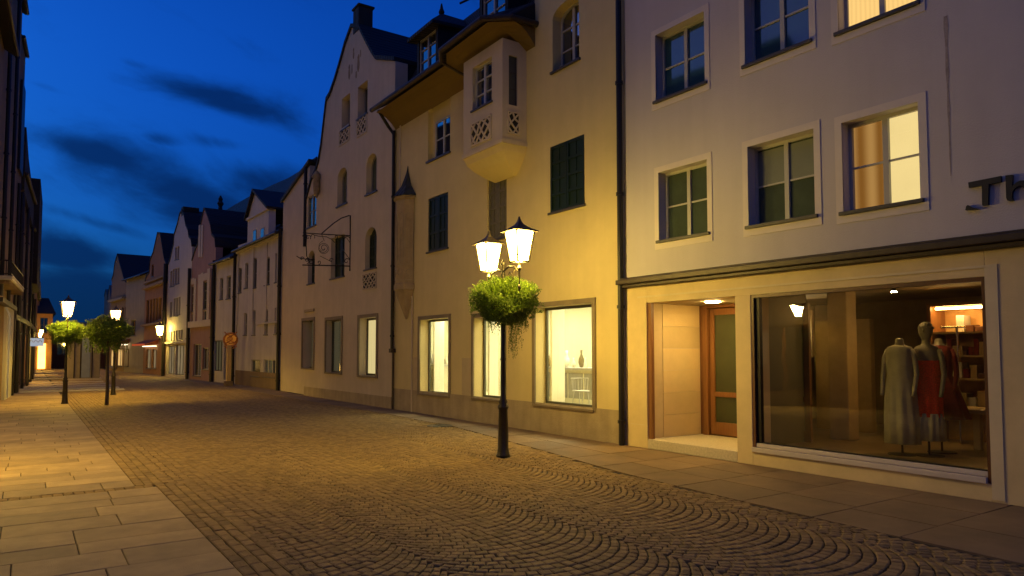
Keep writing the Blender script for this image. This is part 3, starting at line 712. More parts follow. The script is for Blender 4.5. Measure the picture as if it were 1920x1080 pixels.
MB().fb(fB, s0+.03, sa-.02, z0+.02, zt-.02, -.125, -.115).build('pane', DGLASS, ww); MB().fb(fB, s0-.05, s1+.05, z0-.05, z0, -.1, .05).build('sill', SILL, ww)
m = MB(); m.fb(fB, s0, s1, z0, z1, -.16, -.141); m.build('niche_back', CREAM, B.root)
B.finish(); B.body(9, 9.2, front=-.42, s0=sR+.012, s1=sL-.012)
MB().fb(fB, sR+.02, sL-.02, 0, .62, .002, .02).build('plinth', CREAMLO, B.root)
MB().fb(fB, sM-.9, sM+1.4, .62, 1.25, .001, .003) if 0 else None
MB().fb(fB, 17.9, 18.4, .6, 1.55, .001, .004).build('patched_render', mat('patched_render', (.50, .40, .245), .9, .1, 2, .3, 40), B.root)
MB().fb(fB, 15.05, 15.6, .62, 1.55, .001, .004).build('patched_render', MATS['patched_render'], B.root)
# lit shop room
m = MB(); m.box(9.56, 12.6, 9.95, 19.3, .38, .46); m.build('shop_floor', ROOMW, B.root)
m = MB(); m.box(12.6, 12.7, 9.95, 19.3, .46, 3.1); m.box(9.56, 12.6, 9.85, 9.95, .46, 3.1); m.box(9.56, 12.6, 19.3, 19.4, .46, 3.1); m.box(9.56, 12.6, 9.95, 19.3, 3.1, 3.2); m.build('shop_wall', ROOMW, B.root)
for y in (11.0, 13.2, 15.4, 17.6):
    l = empty('ceiling_lamp', (10.9, y, 3.05), 'glowing ceiling panel in the cream house shop, %s from the dress shop side' % {11.0: 'nearest', 13.2: 'second', 15.4: 'third', 17.6: 'farthest'}[y], 'lamp', 'ceiling panels in the bright shop')
    MB().box(10.0, 11.8, y-.35, y+.35, 3.06, 3.09).build('light_panel', CEILL, l); MB().box(9.97, 11.83, y-.38, y+.38, 3.08, 3.098).build('panel_frame', WHITEF, l)
# white side boards standing just inside each window, counters and ornaments
BRIGHT = mat('white_display_board', (.85, .82, .70), .7, .03, 2)
for k, r in enumerate(shop):
    s0, s1, z0, z1 = r; w = s1-s0
    tag(MB().box(9.58, 9.62+.17*w, s1+.02, s1+.07, .46, 2.95).build('display_board', BRIGHT), ['tall white display board left inside the narrow bright window', 'tall white display board inside the window behind the lamp post', 'tall white display board left inside the widest bright window'][k], 'display board')
CREAMF = mat('cream_furniture', (.55, .50, .36), .5, .1, 5)
def counter(y0, y1, x, lab):
    root = empty('shop_counter', (x, (y0+y1)/2, .46), lab, 'counter')
    MB().box(x, x+.5, y0, y1, 1.28, 1.33).build('top', WHITEF, root); MB().box(x+.04, x+.46, y0+.03, y1-.03, .46, 1.28).build('body', CREAMF, root)
    m = MB()
    for k in range(5): yy = y0+.05+(y1-y0-.1)*k/5; m.box(x+.025, x+.04, yy+.03, yy+(y1-y0-.1)/5-.03, .6, 1.2)
    m.build('door', GREYF, root)
counter(12.2, 15.2, 10.75, 'pale counter seen through the widest bright shop window'); counter(18.3, 19.25, 9.95, 'pale counter seen through the narrow bright shop window')
VASE = mat('frosted_ornament', (.7, .68, .55), .3, .2, 8); VASE2 = mat('brown_ornament', (.16, .12, .05), .4, .3, 8)
for k in range(15):
    vm_, vc_ = random.choice(((VASE, 'pale'), (VASE2, 'brown'), (WHITEF, 'white')))
    y = (12.3+.30*k) if k < 10 else 18.4+.15*(k-10); h = random.uniform(.2, .5); r = random.uniform(.04, .08)
    o = MB().lathe(((11.0 if k < 10 else 10.15)+random.uniform(-.12, .12), y, 1.33), [(r*.6, 0), (r, h*.3), (r*.9, h*.5), (r*.3, h*.75), (r*.45, h)], 12, ).build('vase', vm_, None, smooth=True)
    tag(o, '%s vase, %s from the left on the counter in the %s bright window' % (vc_, ORD[9-k] if k < 10 else ORD[14-k], 'widest' if k < 10 else 'narrow'), 'vase', 'ornaments on the bright shop counters')
def wire_chair(x, y):
    root = empty('wire_chair', (x, y, .46), 'white wire chair behind the widest bright shop window', 'chair')
    m = MB(); m.lathe((x, y, .84), [(.19, 0), (.19, .02), (.01, .02)], 20); m.build('seat', WHITEF, root)
    for a in range(4):
        q = a*math.pi/2+.7; MB().tube([(x+.15*math.cos(q), y+.15*math.sin(q), .84), (x+.2*math.cos(q), y+.2*math.sin(q), .46)], .012, 6).build('leg', WHITEF, root)
    m = MB()
    for k in range(9):
        q = math.pi*(.0+k/8); m.tube([(x+.18*math.cos(q), y+.18*math.sin(q), .86), (x+.21*math.cos(q), y+.21*math.sin(q), 1.12)], .007, 5)
    m.tube([(x+.21*math.cos(math.pi*k/12), y+.21*math.sin(math.pi*k/12), 1.12) for k in range(13)], .014, 6); m.build('backrest', WHITEF, root)
wire_chair(10.05, 12.05)
SHELFW = mat('pale_shelf_board', (.5, .46, .34), .6, .1, 4)
sh = empty('wall_shelf', (12.45, 12, 1.2), 'tall pale wall shelving at the back of the bright shop', 'shelf')
for z in (1.5, 1.95, 2.4): MB().box(12.3, 12.59, 10.2, 13.4, z, z+.03).build('shelf_board', SHELFW, sh)
for y in (10.2, 11.8, 13.4): MB().box(12.3, 12.59, y, y+.03, .46, 2.6).build('side_panel', SHELFW, sh)
for y in (15.9, 16.7):
    cu = empty('curtain_panel', (10.3, y, .5), '%s of two sheer pale curtain panels in the bright window behind the lamp post' % ('right' if y < 16 else 'left'), 'curtain', 'sheer panels in the bright shop')
    m = MB(); n = 30; vs = []
    for k in range(n+1): vs += [(10.3+.02*math.sin(k*1.4), y-.25+.5*k/n, .5), (10.3+.02*math.sin(k*1.4), y-.25+.5*k/n, 3.0)]
    m.add(vs, [(2*k, 2*k+2, 2*k+3, 2*k+1) for k in range(n)]); m.build('cloth', BRIGHT, cu)
# oriel bay
oX = 8.47; o0, o1 = 12.78, 14.46; zb, zt = 6.38, 8.62
def oriel():
    d = 9.12-oX
    fo = Frame(oX, 0, oX, 10)
    fs = Frame(oX, o0, 9.12, o0, -1)   # side facing the viewer: s from 0 to .65 towards the wall, outward = -y
    m = MB()
    hole = fo.rect(886, 922, 128, 208)
    loops = [[(o0, zb), (o1, zb), (o1, zt), (o0, zt)], arch_loop(*hole, .0)]
    tri = tessellate_polygon([[Vector((s, z, 0)) for s, z in l] for l in loops]); flat = [p for l in loops for p in l]; m.add([fo.pt(s, z) for s, z in flat], [tuple(t) for t in tri])
    n = 4; h = loops[1]; m.add([fo.pt(s, z) for s, z in h]+[fo.pt(s, z, -.14) for s, z in h], [(i, (i+1) % n, (i+1) % n+n, i+n) for i in range(n)])
    sh = (.17, .40, 7.16, 8.28); loops = [[(0, zb), (d, zb), (d, zt), (0, zt)], arch_loop(*sh, 0)]
    tri = tessellate_polygon([[Vector((s, z, 0)) for s, z in l] for l in loops]); flat = [p for l in loops for p in l]; m.add([fs.pt(s, z) for s, z in flat], [tuple(t) for t in tri])
    h = loops[1]; m.add([fs.pt(s, z) for s, z in h]+[fs.pt(s, z, -.06) for s, z in h], [(i, (i+1) % n, (i+1) % n+n, i+n) for i in range(n)])
    m.add([(oX, o1, zb), (9.12, o1, zb), (9.12, o1, zt), (oX, o1, zt)], [(0, 1, 2, 3)])
    m.add([(oX, o0, zt), (9.12, o0, zt), (9.12, o1, zt), (oX, o1, zt)], [(0, 1, 2, 3)])
    m.box(oX-.03, 9.12, o0-.03, o1+.03, zb-.10, zb)
    ob = m.build('oriel', CREAM2, B.root)
    m = MB()  # corbel tapering to the wall
    rows = [(0, zb-.10), (.06, zb-.25), (.22, zb-.42), (.42, zb-.56), (.6, zb-.66)]
    vs = []; fs_ = []
    for k, (q, z) in enumerate(rows):
        vs += [(oX-.0+q, o0+q*.7, z), (9.12, o0+q*.7, z), (9.12, o1-q*.7, z), (oX+q, o1-q*.7, z)]
    for k in range(len(rows)-1):
        for i in range(4): fs_.append((4*k+i, 4*k+(i+1) % 4, 4*k+4+(i+1) % 4, 4*k+4+i))
    fs_ += [(0, 1, 2, 3), tuple(4*(len(rows)-1)+i for i in range(4))]
    m.add(vs, fs_); m.build('corbel', CREAM, ob)
    s0, s1, z0, z1 = hole; m = MB(); w = .045
    m.fb(fo, s0, s0+w, z0, z1, -.14, -.09); m.fb(fo, s1-w, s1, z0, z1, -.14, -.09); m.fb(fo, s0+w, s1-w, z0, z0+w, -.14, -.09); m.fb(fo, s0+w, s1-w, z1-w, z1, -.14, -.09)
    c = (s0+s1)/2; m.fb(fo, c-.035, c+.035, z0+w, z1-w, -.135, -.08)
    for k in (1, 2): zz = z0+(z1-z0)*k/3; m.fb(fo, s0+w, s1-w, zz-.013, zz+.013, -.13, -.095)
    m.build('window', WHITEF, ob); MB().fb(fo, s0, s1, z0, z1, -.15, -.125).build('pane', DGLASS, ob); MB().fb(fo, s0-.04, s1+.04, z0-.04, z0, -.08, .04).build('sill', SILL, ob)
    s0, s1, z0, z1 = sh; m = MB(); m.fb(fs, s0, s0+.02, z0, z1, -.06, -.03); m.fb(fs, s1-.02, s1, z0, z1, -.06, -.03)
    for k in range(4): zz = z0+(z1-z0)*k/3; m.fb(fs, s0+.02, s1-.02, zz-.01, zz+.01, -.06, -.04)
    m.build('window', SILL, ob); MB().fb(fs, s0, s1, z0, z1, -.07, -.055).build('pane', mat('grey_leaded_pane', (.05, .055, .06), .3, .2, 4), ob)
    return ob, fo, fs
OB, fo, fs = oriel()
def tracery(parent, fr, s0, s1, z0, z1, nx, nz, d=.0, seed=1, name='tracery'):
    """pierced parapet panel: dark backing sheet painted as shaded openings behind a curved stone lattice"""
    rnd = random.Random(seed)
    MB().fb(fr, s0, s1, z0, z1, d+.002, d+.008).build(name+'_ground', DARKIN, parent)
    m = MB(); dx = (s1-s0)/nx; dz = (z1-z0)/nz; t = min(dx, dz)*.17
    P = {}
    for i in range(nx+1):
        for j in range(nz+1):
            jx = 0 if i in (0, nx) else rnd.uniform(-.3, .3)*dx; jz = 0 if j in (0, nz) else rnd.uniform(-.3, .3)*dz
            P[i, j] = (s0+i*dx+jx, z0+j*dz+jz)
    def bar(a, b):
        (p, q), (u, v) = a, b; L = math.hypot(u-p, v-q) or 1; nx_, nz_ = -(v-q)/L*t, (u-p)/L*t
        m.prism(fr, [(p+nx_, q+nz_), (u+nx_, v+nz_), (u-nx_, v-nz_), (p-nx_, q-nz_)], d+.006, d+.03+rnd.uniform(0, .004))
    for i in range(nx):
        for j in range(nz):
            if (i+j) % 2: bar(P[i, j], P[i+1, j+1])
            else: bar(P[i+1, j], P[i, j+1])
    for i in range(nx): bar(P[i, 0], P[i+1, 0]); bar(P[i, nz], P[i+1, nz])
    for j in range(nz): bar(P[0, j], P[0, j+1]); bar(P[nx, j], P[nx, j+1])
    o = m.build(name, CREAM2, parent); return o
r = fo.rect(884, 921, 224, 258); tracery(OB, fo, r[0], r[1], 6.50, 7.02, 7, 4, .0, 3)
tracery(OB, fs, .14, .44, 6.52, 7.0, 3, 4, .0, 5)
# eave, soffit and mansard roof
def b_roof():
    sE = 12.45; ex = lambda s: 8.42 if s > 15.2 else 8.02      # eave line steps out over the oriel
    segs = [(sL+.02, 8.42), (15.3, 8.42), (14.75, 8.10), (sE+.35, 8.05), (sE, 8.5), (sE, 9.1)]
    ze = 8.98
    m = MB()
    for (sa, xa), (sb, xb) in zip(segs[:-2], segs[1:-1]):
        m.sheet([(xa-.05, sa, ze), (xb-.05, sb, ze), (9.35, sb if sb > sE+.1 else sE, ze+.62), (9.35, sa, ze+.62)], .09)
    m.sheet([(8.45, sE, ze), (9.2, sE-.02, ze), (9.35, sE+.0, ze+.62), (9.35, sE+.36, ze+.62)], .09)
    m.sheet([(9.3, sL, ze+.5), (9.3, sE, ze+.5), (10.1, sE, ze+2.25), (10.1, sL, ze+2.25)], .12)
    m.sheet([(10.1, sL, ze+2.24), (10.1, sE, ze+2.24), (14, sE, ze+4.0), (14, sL, ze+4.0)], .12)
    m.sheet([(14, sL, ze+4.0), (14, sE, ze+4.0), (18, sE, ze+1), (18, sL, ze+1)], .12)
    m.add([(9.2, sL-.02, ze+.2), (10.1, sL-.02, ze+2.2), (14, sL-.02, ze+3.9), (18, sL-.02, ze+.2)], [(0, 1, 2, 3)])
    m.build('roof', ROOF, B.root)
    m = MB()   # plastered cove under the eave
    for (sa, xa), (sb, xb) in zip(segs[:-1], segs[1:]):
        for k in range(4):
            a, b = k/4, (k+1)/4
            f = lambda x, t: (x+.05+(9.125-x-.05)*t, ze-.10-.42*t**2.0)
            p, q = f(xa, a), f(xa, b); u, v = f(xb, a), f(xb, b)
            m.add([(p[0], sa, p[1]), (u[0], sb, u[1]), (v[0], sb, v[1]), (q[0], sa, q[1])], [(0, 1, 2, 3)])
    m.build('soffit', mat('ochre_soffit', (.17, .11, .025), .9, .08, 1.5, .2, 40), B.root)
    m = MB(); m.tube([(x-.10, s, ze-.06) for s, x in segs[:4]]+[(8.42, sE-.05, ze-.06), (9.2, sE-.08, ze-.04)], .07, 10)
    m.tube([(8.36, 15.3, ze-.1), (8.7, 15.05, ze-.35), (9.0, 14.8, ze-.55)], .035, 8)
    m.build('gutter', GUTTER, B.root)
    m = MB(); m.tube([(9.2, sE, ze+.1), (9.4, sE-.03, ze+.8), (9.75, sE-.03, ze+1.4), (10.2, sE-.03, ze+2.3), (11.5, sE-.03, ze+3.2)], .09, 8); m.build('verge', GUTTER, B.root)
b_roof()
def dormer(yc, w, zb, zt, label, xf=8.98):
    root = B.root; f = Frame(xf, yc-w/2, xf, yc+w/2)
    m = MB(); t = .12
    m.fb(f, 0, t, zb-.3, zt, -1.6, 0); m.fb(f, w-t, w, zb-.3, zt, -1.6, 0); m.fb(f, t, w-t, zb-.3, zb, -.15, 0); m.fb(f, t, w-t, zt-.1, zt, -.15, 0)
    o = m.build('dormer', ROOF, root); o['label'] = label
    m = MB(); m.add([(xf-.25, yc-w/2-.15, zt-.03), (xf-.25, yc+w/2+.15, zt-.03), (xf+2, yc+w/2+.15, zt+.1), (xf+2, yc-w/2-.15, zt+.1), (xf+.45, yc, zt+.62), (xf+2, yc, zt+.62),
                     (xf-.25, yc-w/2-.15, zt-.12), (xf-.25, yc+w/2+.15, zt-.12), (xf+2, yc+w/2+.15, zt), (xf+2, yc-w/2-.15, zt)],
                    [(0, 1, 4), (1, 2, 5, 4), (3, 0, 4, 5), (6, 7, 8, 9), (0, 6, 7, 1), (1, 7, 8, 2), (3, 9, 6, 0), (2, 8, 9, 3), (2, 3, 5)])
    m.lathe((xf+.45, yc, zt+.55), [(.05, 0), (.09, .1), (.05, .2), (.02, .35)], 8)
    m.build('dormer_roof', ROOF, o)
    m = MB(); w0, w1 = t, w-t; fw = .05
    m.fb(f, w0, w0+fw, zb, zt-.1, -.1, -.04); m.fb(f, w1-fw, w1, zb, zt-.1, -.1, -.04); m.fb(f, w0, w1, zb, zb+fw, -.1, -.045); m.fb(f, w0, w1, zt-.1-fw, zt-.1, -.1, -.045)
    m.fb(f, w/2-.03, w/2+.03, zb+fw, zt-.1-fw, -.095, -.035)
    for k in (1, 2): zz = zb+(zt-.1-zb)*k/3; m.fb(f, w0+fw, w1-fw, zz-.012, zz+.012, -.09, -.05)
    m.build('window_frame', WHITEF, o); MB().fb(f, w0, w1, zb, zt-.1, -.09, -.08).build('pane', DGLASS, o)
dormer(17.35, 1.25, 9.55, 10.65, 'left dormer window in the dark roof'); dormer(13.95, 1.25, 9.5, 10.7, 'right dormer window in the dark roof')
m = MB(); m.tube([(9.6, 16.6, 11.3), (9.7, 15.9, 11.25), (9.7, 15.2, 11.5), (9.8, 14.9, 12.3)], .03, 6); m.build('roof_cable', DMETAL, B.root)
B.pipe(sR-.02+.06, 0, 10.4, d=.10, r=.055, top=[(sR+.04, 10.0, .10), (sR+.25, 10.4, .2), (sR+.3, 11.5, .25)])
B.pipe(sL-.05, 1.75, 8.9, d=.10, r=.05, top=[(sL-.05, 8.3, .1), (sL+.12, 8.55, .2), (sL-.02, 8.95, .6)])
m = MB(); m.fb(fB, sL-.09, sL-.03, 0, 1.75, .05, .09); m.fb(fB, sL-.14, sL+.02, 1.68, 1.80, .02, .17); m.build('standpipe', GUTTER, B.root)
m = MB(); m.fb(fB, 18.35, 18.40, .0, 3.3, .022, .05); m.fb(fB, 19.25, 19.32, 6.6, 8.9, .002, .03); m.build('pilaster_strip', CREAM2, B.root)
# gothic niche pillar with a small spire
def pillar():
    c = Vector((9.12, 18.75, 0)); zt, zs, zb = 6.05, 3.95, 2.75
    s1z = 6.10
    def ring(r, z, n=6):
        return [(c.x-r*math.sin(math.pi*(k)/(n-1))*.95-(.02), c.y+r*math.cos(math.pi*k/(n-1))*1.15, z) for k in range(n)]
    def stack(prof, n=5):
        m = MB(); vs = []
        for r, z in prof: vs += ring(r, z, n)
        fs = [(i*n+k, i*n+k+1, (i+1)*n+k+1, (i+1)*n+k) for i in range(len(prof)-1) for k in range(n-1)]+[tuple(range(n)), tuple((len(prof)-1)*n+k for k in range(n))]
        m.add(vs, fs); return m
    body = stack([(.03, 2.65), (.08, 2.75), (.36, 3.45), (.40, 3.5), (.40, 3.65), (.36, 3.68), (.36, s1z), (.42, s1z+.03), (.42, s1z+.1)]).build('gothic_pillar', mat('carved_sandstone', (.36, .27, .15), .85, .2, 5, .6, 25), B.root)
    stack([(.48, s1z+.1), (.40, s1z+.2), (.22, s1z+.42), (.11, s1z+.68), (.04, s1z+.88), (.01, s1z+1.05)]).build('spire', SLATE, body)
    # blind tracery on the faces
    m = MB(); n = 5; R0 = .36
    for k in range(n-1):
        a = Vector(ring(R0, 0, n)[k]); b = Vector(ring(R0, 0, n)[k+1]); f = Frame(a.x, a.y, b.x, b.y)
        cen = f.pt(f.L/2, 0, .1)
        sd = 1 if (cen-Vector((9.3, c.y, 0))).length > (f.pt(f.L/2, 0, -.1)-Vector((9.3, c.y, 0))).length else -1
        f = Frame(a.x, a.y, b.x, b.y, sd); L = f.L
        for s in (.10*L, .5*L, .9*L): m.fb(f, s-.012, s+.012, 4.25, 5.55 if s != .5*L else 5.3, .001, .02)
        for q in range(8):
            t0, t1 = math.pi*q/8, math.pi*(q+1)/8
            for rr, cz in ((.40*L, 5.55),):
                p0 = f.pt(L/2+rr*math.cos(t0), cz+rr*1.4*math.sin(t0), .012); p1 = f.pt(L/2+rr*math.cos(t1), cz+rr*1.4*math.sin(t1), .012); m.tube([p0, p1], .013, 5)
        for q in range(12):
            t0, t1 = 2*math.pi*q/12, 2*math.pi*(q+1)/12; rr = .30*L
            m.tube([f.pt(L/2+rr*math.cos(t0), 3.98+rr*math.sin(t0), .012), f.pt(L/2+rr*math.cos(t1), 3.98+rr*math.sin(t1), .012)], .014, 5)
        m.fb(f, .06*L, .94*L, 4.20, 4.23, .001, .02); m.fb(f, .06*L, .94*L, 3.75, 3.78, .001, .02)
    m.build('blind_tracery', CREAMLO, body)
pillar()

# ================================================================ HOUSE C : narrow cream house with the curved gable
fC = Frame(9.08, 0, 9.08, 10)
gp = [(716, 120), (706, 112), (697, 98), (685, 75), (674, 52), (660, 52), (648, 85), (637, 125), (628, 155), (619, 180), (613, 190), (611, 205), (607, 240), (603, 275), (598, 305), (592, 325), (585, 338), (570, 352), (561, 370), (557, 385)]
top = [fC.hit(x, y) for x, y in gp]; top = [(min(max(s, 19.64), 27.85), z) for s, z in top]
top[0] = (19.64, top[0][1]-.25); top[-1] = (27.85, top[-1][1])
top = [top[0]]+[p for p in top[1:-1] if 19.7 < p[0] < 27.8]+[top[-1]]
C = House('narrow cream house with a tall curved gable and chimney', fC, [(27.85, 0), (19.64, 0)]+top, CREAM2, thick=.42, rev=.22)
C.win(fC.rect(568, 588, 602, 690), glass=(DGLASS, LITDIM), frame=OLIVEF, cols=2, rows=1, rev=.25, sill=TAUPE, name='shop_window', label='narrow dim shop window at the far end')
C.win(fC.rect(612, 640, 601, 698), glass=(LITDIM,), frame=OLIVEF, cols=1, rows=1, rev=.25, sill=TAUPE, name='shop_window', label='shop window with half drawn curtains')
C.win(fC.rect(674, 706, 597, 704), glass=LITSHEER, frame=OLIVEF, cols=1, rows=1, rev=.3, sill=TAUPE, fw=.07, name='shop_window', label='lit shop window with sheer curtain beside the drainpipe')
C.win(fC.rect(578, 590, 472, 533), 'shutter', rise=.3, frame=GREEN, sill=SILL)
C.win(fC.rect(621, 646, 447, 523), 'shutter', frame=GREEN, sill=SILL)
C.win(fC.rect(685, 706, 430, 506), 'shutter', rise=.35, frame=GREEN, sill=SILL)
C.win(fC.rect(577, 593, 370, 428), glass=GGLASS, frame=GREYF, cols=2, rows=2, rev=.08, label='small old grey framed window')
C.win(fC.rect(633, 651, 320, 388), rise=.35, glass=GGLASS, frame=GREYF, cols=2, rows=1)
C.win(fC.rect(687, 707, 294, 366), rise=.35, glass=GGLASS, frame=GREYF, cols=2, rows=1)
C.win(fC.rect(641, 656, 186, 245), glass=GGLASS, frame=GREYF, cols=2, rows=1, rev=.28)
C.win(fC.rect(671, 689, 164, 224), glass=DGLASS, frame=GREYF, cols=2, rows=1, rev=.28)
C.finish(); C.body(9, 7.2, front=-.42)
for i, (a, b, c_, d_, nx, nz) in enumerate(((681, 706, 515, 544, 8, 6), (637, 655, 246, 274, 6, 5), (670, 688, 226, 258, 6, 5))):
    r = fC.rect(a, b, c_, d_); tracery(C.root, fC, r[0], r[1], r[2], r[3], nx, nz, 0, 11+i)
g = [p for p in top]
C.gable_roof([(s, z) for s, z in top], -.30+.36, -9, ROOF, .14)
ps, pz = fC.hit(668, 45); m = MB(); m.fb(fC, ps-.27, ps+.27, pz-.3, pz+.55, -.5, .02); m.fb(fC, ps-.32, ps+.32, pz+.55, pz+.63, -.55, .06); m.build('chimney', ROOF, C.root, bevel=.03)
MB().fb(fC, 19.7, 20.6, top[0][1]-1.5, top[0][1]+.1, -6, -.45).build('roof_hood', ROOF, C.root)
# carved relief in the gable and a small bracket figure
def relief():
    m = MB(); rnd = random.Random(4)
    for (x, y, w, h) in ((655, 135, 10, 30), (672, 118, 12, 34), (663, 100, 8, 22), (660, 130, 6, 20), (668, 140, 8, 14), (676, 100, 6, 14)):
        s, z = fC.hit(x, y); k = 24.0/1333
        r = w*k*.5; q = h*k*.5
        m.lathe(fC.pt(s, z, .0), [(r*.25, -q), (r*.8, -q*.6), (r, -q*.1), (r*.7, q*.4), (r*.9, q*.7), (r*.2, q)], 10, .18, 1, lambda t, z: .25*math.sin(5*t+z*9))
    return m.build('carved_relief', mat('weathered_relief', (.30, .22, .12), .9, .3, 8, .7, 25), C.root, smooth=True)
relief()
m = MB(); s, z = fC.hit(598, 325); m.lathe(fC.pt(s-.1, z-.5, .12), [(.02, -.5), (.1, -.3), (.14, 0), (.1, .2), (.16, .35), (.05, .55)], 10, 1, 1, lambda t, z: .3*math.sin(4*t+z*12)); m.build('gable_bracket', MATS['weathered_relief'], C.root, smooth=True)
m = MB(); r = fC.rect(557, 590, 578, 588); m.fb(fC, r[0], 27.8, r[2], r[2]+.10, .001, .06); m.fb(fC, 19.7, 27.8, 0, .35, .001, .02); m.build('string_course', CREAMLO, C.root)
for r in ((568, 588, 602, 690), (612, 640, 601, 698), (674, 706, 597, 704)):
    s0, s1, z0, z1 = fC.rect(*r); m = MB(); m.fb(fC, s0-.12, s0-.0, z0-.05, z1, -.01, .03); m.fb(fC, s1, s1+.12, z0-.05, z1, -.01, .03); m.fb(fC, s0-.12, s1+.12, z1, z1+.11, -.01, .03); m.build('surround', TAUPE, C.root)
# wrought iron sign bracket, standing out from the wall
def iron_sign():
    s = fC.hit(657, 450)[0]; root = empty('iron_sign_bracket', (9.05, s, 4.5), 'wrought iron hanging sign bracket with a scroll wheel on the curved gable house', 'sign')
    f = Frame(9.03, s, 8, s); P = lambda px, py: None
    def W(px, py):
        r = ray(px, py); k = s/r.y; return (r.x*k, s, EYE+r.z*k)
    m = MB(); m.tube([W(657, 404), W(657, 450), W(656.5, 505)], .028, 8); m.tube([W(656.5, 505), W(657, 508)], .04, 8); m.build('wall_bar', DMETAL, root)
    m = MB(); m.tube([W(655, 404), W(640, 409), (W(625, 419)), W(603, 438)], .02, 6); m.tube([W(568, 436.5), W(603, 439), W(656, 442)], .018, 6); m.tube([W(567, 497), W(600, 497.5), W(657, 499)], .02, 6)
    m.tube([W(556, 480), W(562, 484), W(575, 486), W(590, 487)], .014, 6); m.build('arm', DMETAL, root)
    m = MB()
    def spiral(cx, cy, r0, r1, t0, t1, n=22, w=.012, sy=1.0):
        m.tube([W(cx+(r0+(r1-r0)*k/n)*math.cos(t0+(t1-t0)*k/n), cy+sy*(r0+(r1-r0)*k/n)*math.sin(t0+(t1-t0)*k/n)) for k in range(n+1)], w, 5)
    spiral(607, 465, 2, 9, 0, 9, w=.011); spiral(607, 466, 9.5, 9.5, 0, 6.3, w=.009); spiral(607, 464, 4, 12, 1, 4.6, w=.008)
    m.tube([W(603, 439), W(608, 452)], .01, 5); m.tube([W(575, 440), W(574, 460), W(575, 480), W(580, 492)], .016, 6)
    spiral(578, 445, 1, 5, 0, 7); spiral(572, 443, 1, 4, 2, 8); spiral(585, 443, 1, 6, 3, 7); spiral(576, 488, 1, 6, 0, 8); spiral(584, 490, 1, 5, 3, 9); spiral(566, 485, 1, 4, 1, 6)
    m.tube([W(590, 441), W(598, 443), W(612, 444), W(622, 449), W(628, 455)], .012, 5); m.tube([W(600, 480), W(612, 486), W(622, 491)], .010, 5)
    spiral(650, 490, 1, 7, 0, 7); spiral(648, 448, 1, 9, 3.5, 6.5); m.tube([W(640, 442), W(650, 446), W(656, 455)], .010, 5); m.tube([W(646, 473), W(651, 480), W(656, 486)], .010, 5)
    spiral(598, 492, 1, 4, 2, 8); spiral(630, 444, 1, 4, 2, 8); spiral(621, 488, 1, 4, 0, 6)
    m.build('scroll', DMETAL, root)
iron_sign()

# ================================================================ HOUSE D : setback strip with the lean roof; E and on
fD = Frame(9.22, 27.9, 9.34, 31.9)
D = House('narrow plain wall lit yellow from below, tucked beside the curved gable house', fD, [(0, 0), (3.98, 0), (3.98, 8.6), (0, 9.2)], CREAM2, thick=.4)
D.finish(); D.body(9, 8, front=-.42)
zz = fD.hit(530, 432)[1]
D.gable_roof([(-.1, 9.3), (4.1, 8.4)], .1, -8, SLATE); D.pipe(.05, 5.9, 9.1, d=.16, r=.07)
# big slate hall roof rising behind the row
hs = MB(); xr = 13.5
def ridge(px, py): r = ray(px, py); k = xr/r.x; return Vector((xr, r.y*k, EYE+r.z*k))
rp = [ridge(594, 293), ridge(575, 306), ridge(560, 322), ridge(540, 334), ridge(510, 347), ridge(475, 364), ridge(440, 384), ridge(410, 402)]
hall = empty('slate_roofed_hall', (14, 50, 0), 'large hall whose tall blue slate roof rises behind the pale houses', 'building')
vs = []
for p in rp: vs += [Vector((10.0, p.y*.93+2, 7.2)), p, Vector((18, p.y, 7.2))]
hs.add(vs, [(3*i, 3*i+1, 3*i+4, 3*i+3) for i in range(len(rp)-1)]+[(3*i+1, 3*i+2, 3*i+5, 3*i+4) for i in range(len(rp)-1)]+[(0, 1, 2), (3*len(rp)-3, 3*len(rp)-2, 3*len(rp)-1)]); hs.build('roof', SLATE, hall)
MB().box(10.1, 17.9, rp[0].y*.93+2.2, rp[-1].y-.3, 0, 7.2).build('wall', GREYW, hall)
p = ridge(413, 398); m = MB(); m.lathe(p+Vector((0, 0, -.3)), [(.45, 0), (.45, .3), (.2, .45), (.15, .8), (.28, 1.05), (.15, 1.3), (.2, 1.45), (.05, 1.75)], 10); m.build('finial', ROOF, hall)

fE = Frame(9.34, 31.95, 9.2, 39.5)
def rows(H, fr, lst, crop, **kw):
    """lst of (xl,xr,yt,yb) in a zoomed crop: crop=(x0,y0,scale)"""
    x0, y0, k = crop
    for (a, b, c, d) in lst:
        H.win(fr.rect(x0+a*k, x0+b*k, y0+c*k, y0+d*k), **kw)
K = (180, 360, .3704)
zE_ = fE.hit(528, 433)[1]
EE = House('grey white house with a small pedimented dormer gable and slim pilasters', fE, [(0, 0), (7.5, 0), (7.5, zE_+.25), (0, zE_)], GREYW, rev=.1)
kw = dict(glass=GGLASS, frame=GREYF, rows=2, cols=1, rev=.12, fw=.06)
rows(EE, fE, [(722, 737, 387, 512), (755, 770, 362, 488), (797, 813, 338, 487), (857, 879, 334, 472), (908, 925, 311, 458)], K, **kw)
rows(EE, fE, [(750, 764, 614, 724), (794, 807, 600, 724), (854, 869, 594, 722), (905, 920, 586, 720)], K, **kw)
rows(EE, fE, [(925, 937, 640, 720)], K, glass=LITDIM, frame=GREYF, rows=2, cols=1, rev=.1)
rows(EE, fE, [(787, 831, 848, 930)], K, glass=GGLASS, frame=GREYF, rows=1, cols=1, rev=.1)
rows(EE, fE, [(848, 908, 846, 934)], K, glass=(GGLASS, LITDIM), frame=WHITEF, rows=1, cols=3, rev=.1)
EE.finish(); EE.body(9, 7)
EE.eave_roof(-.02, 7.52, zE_+.12, 4.5, 10.4, SLATE, over=.25)
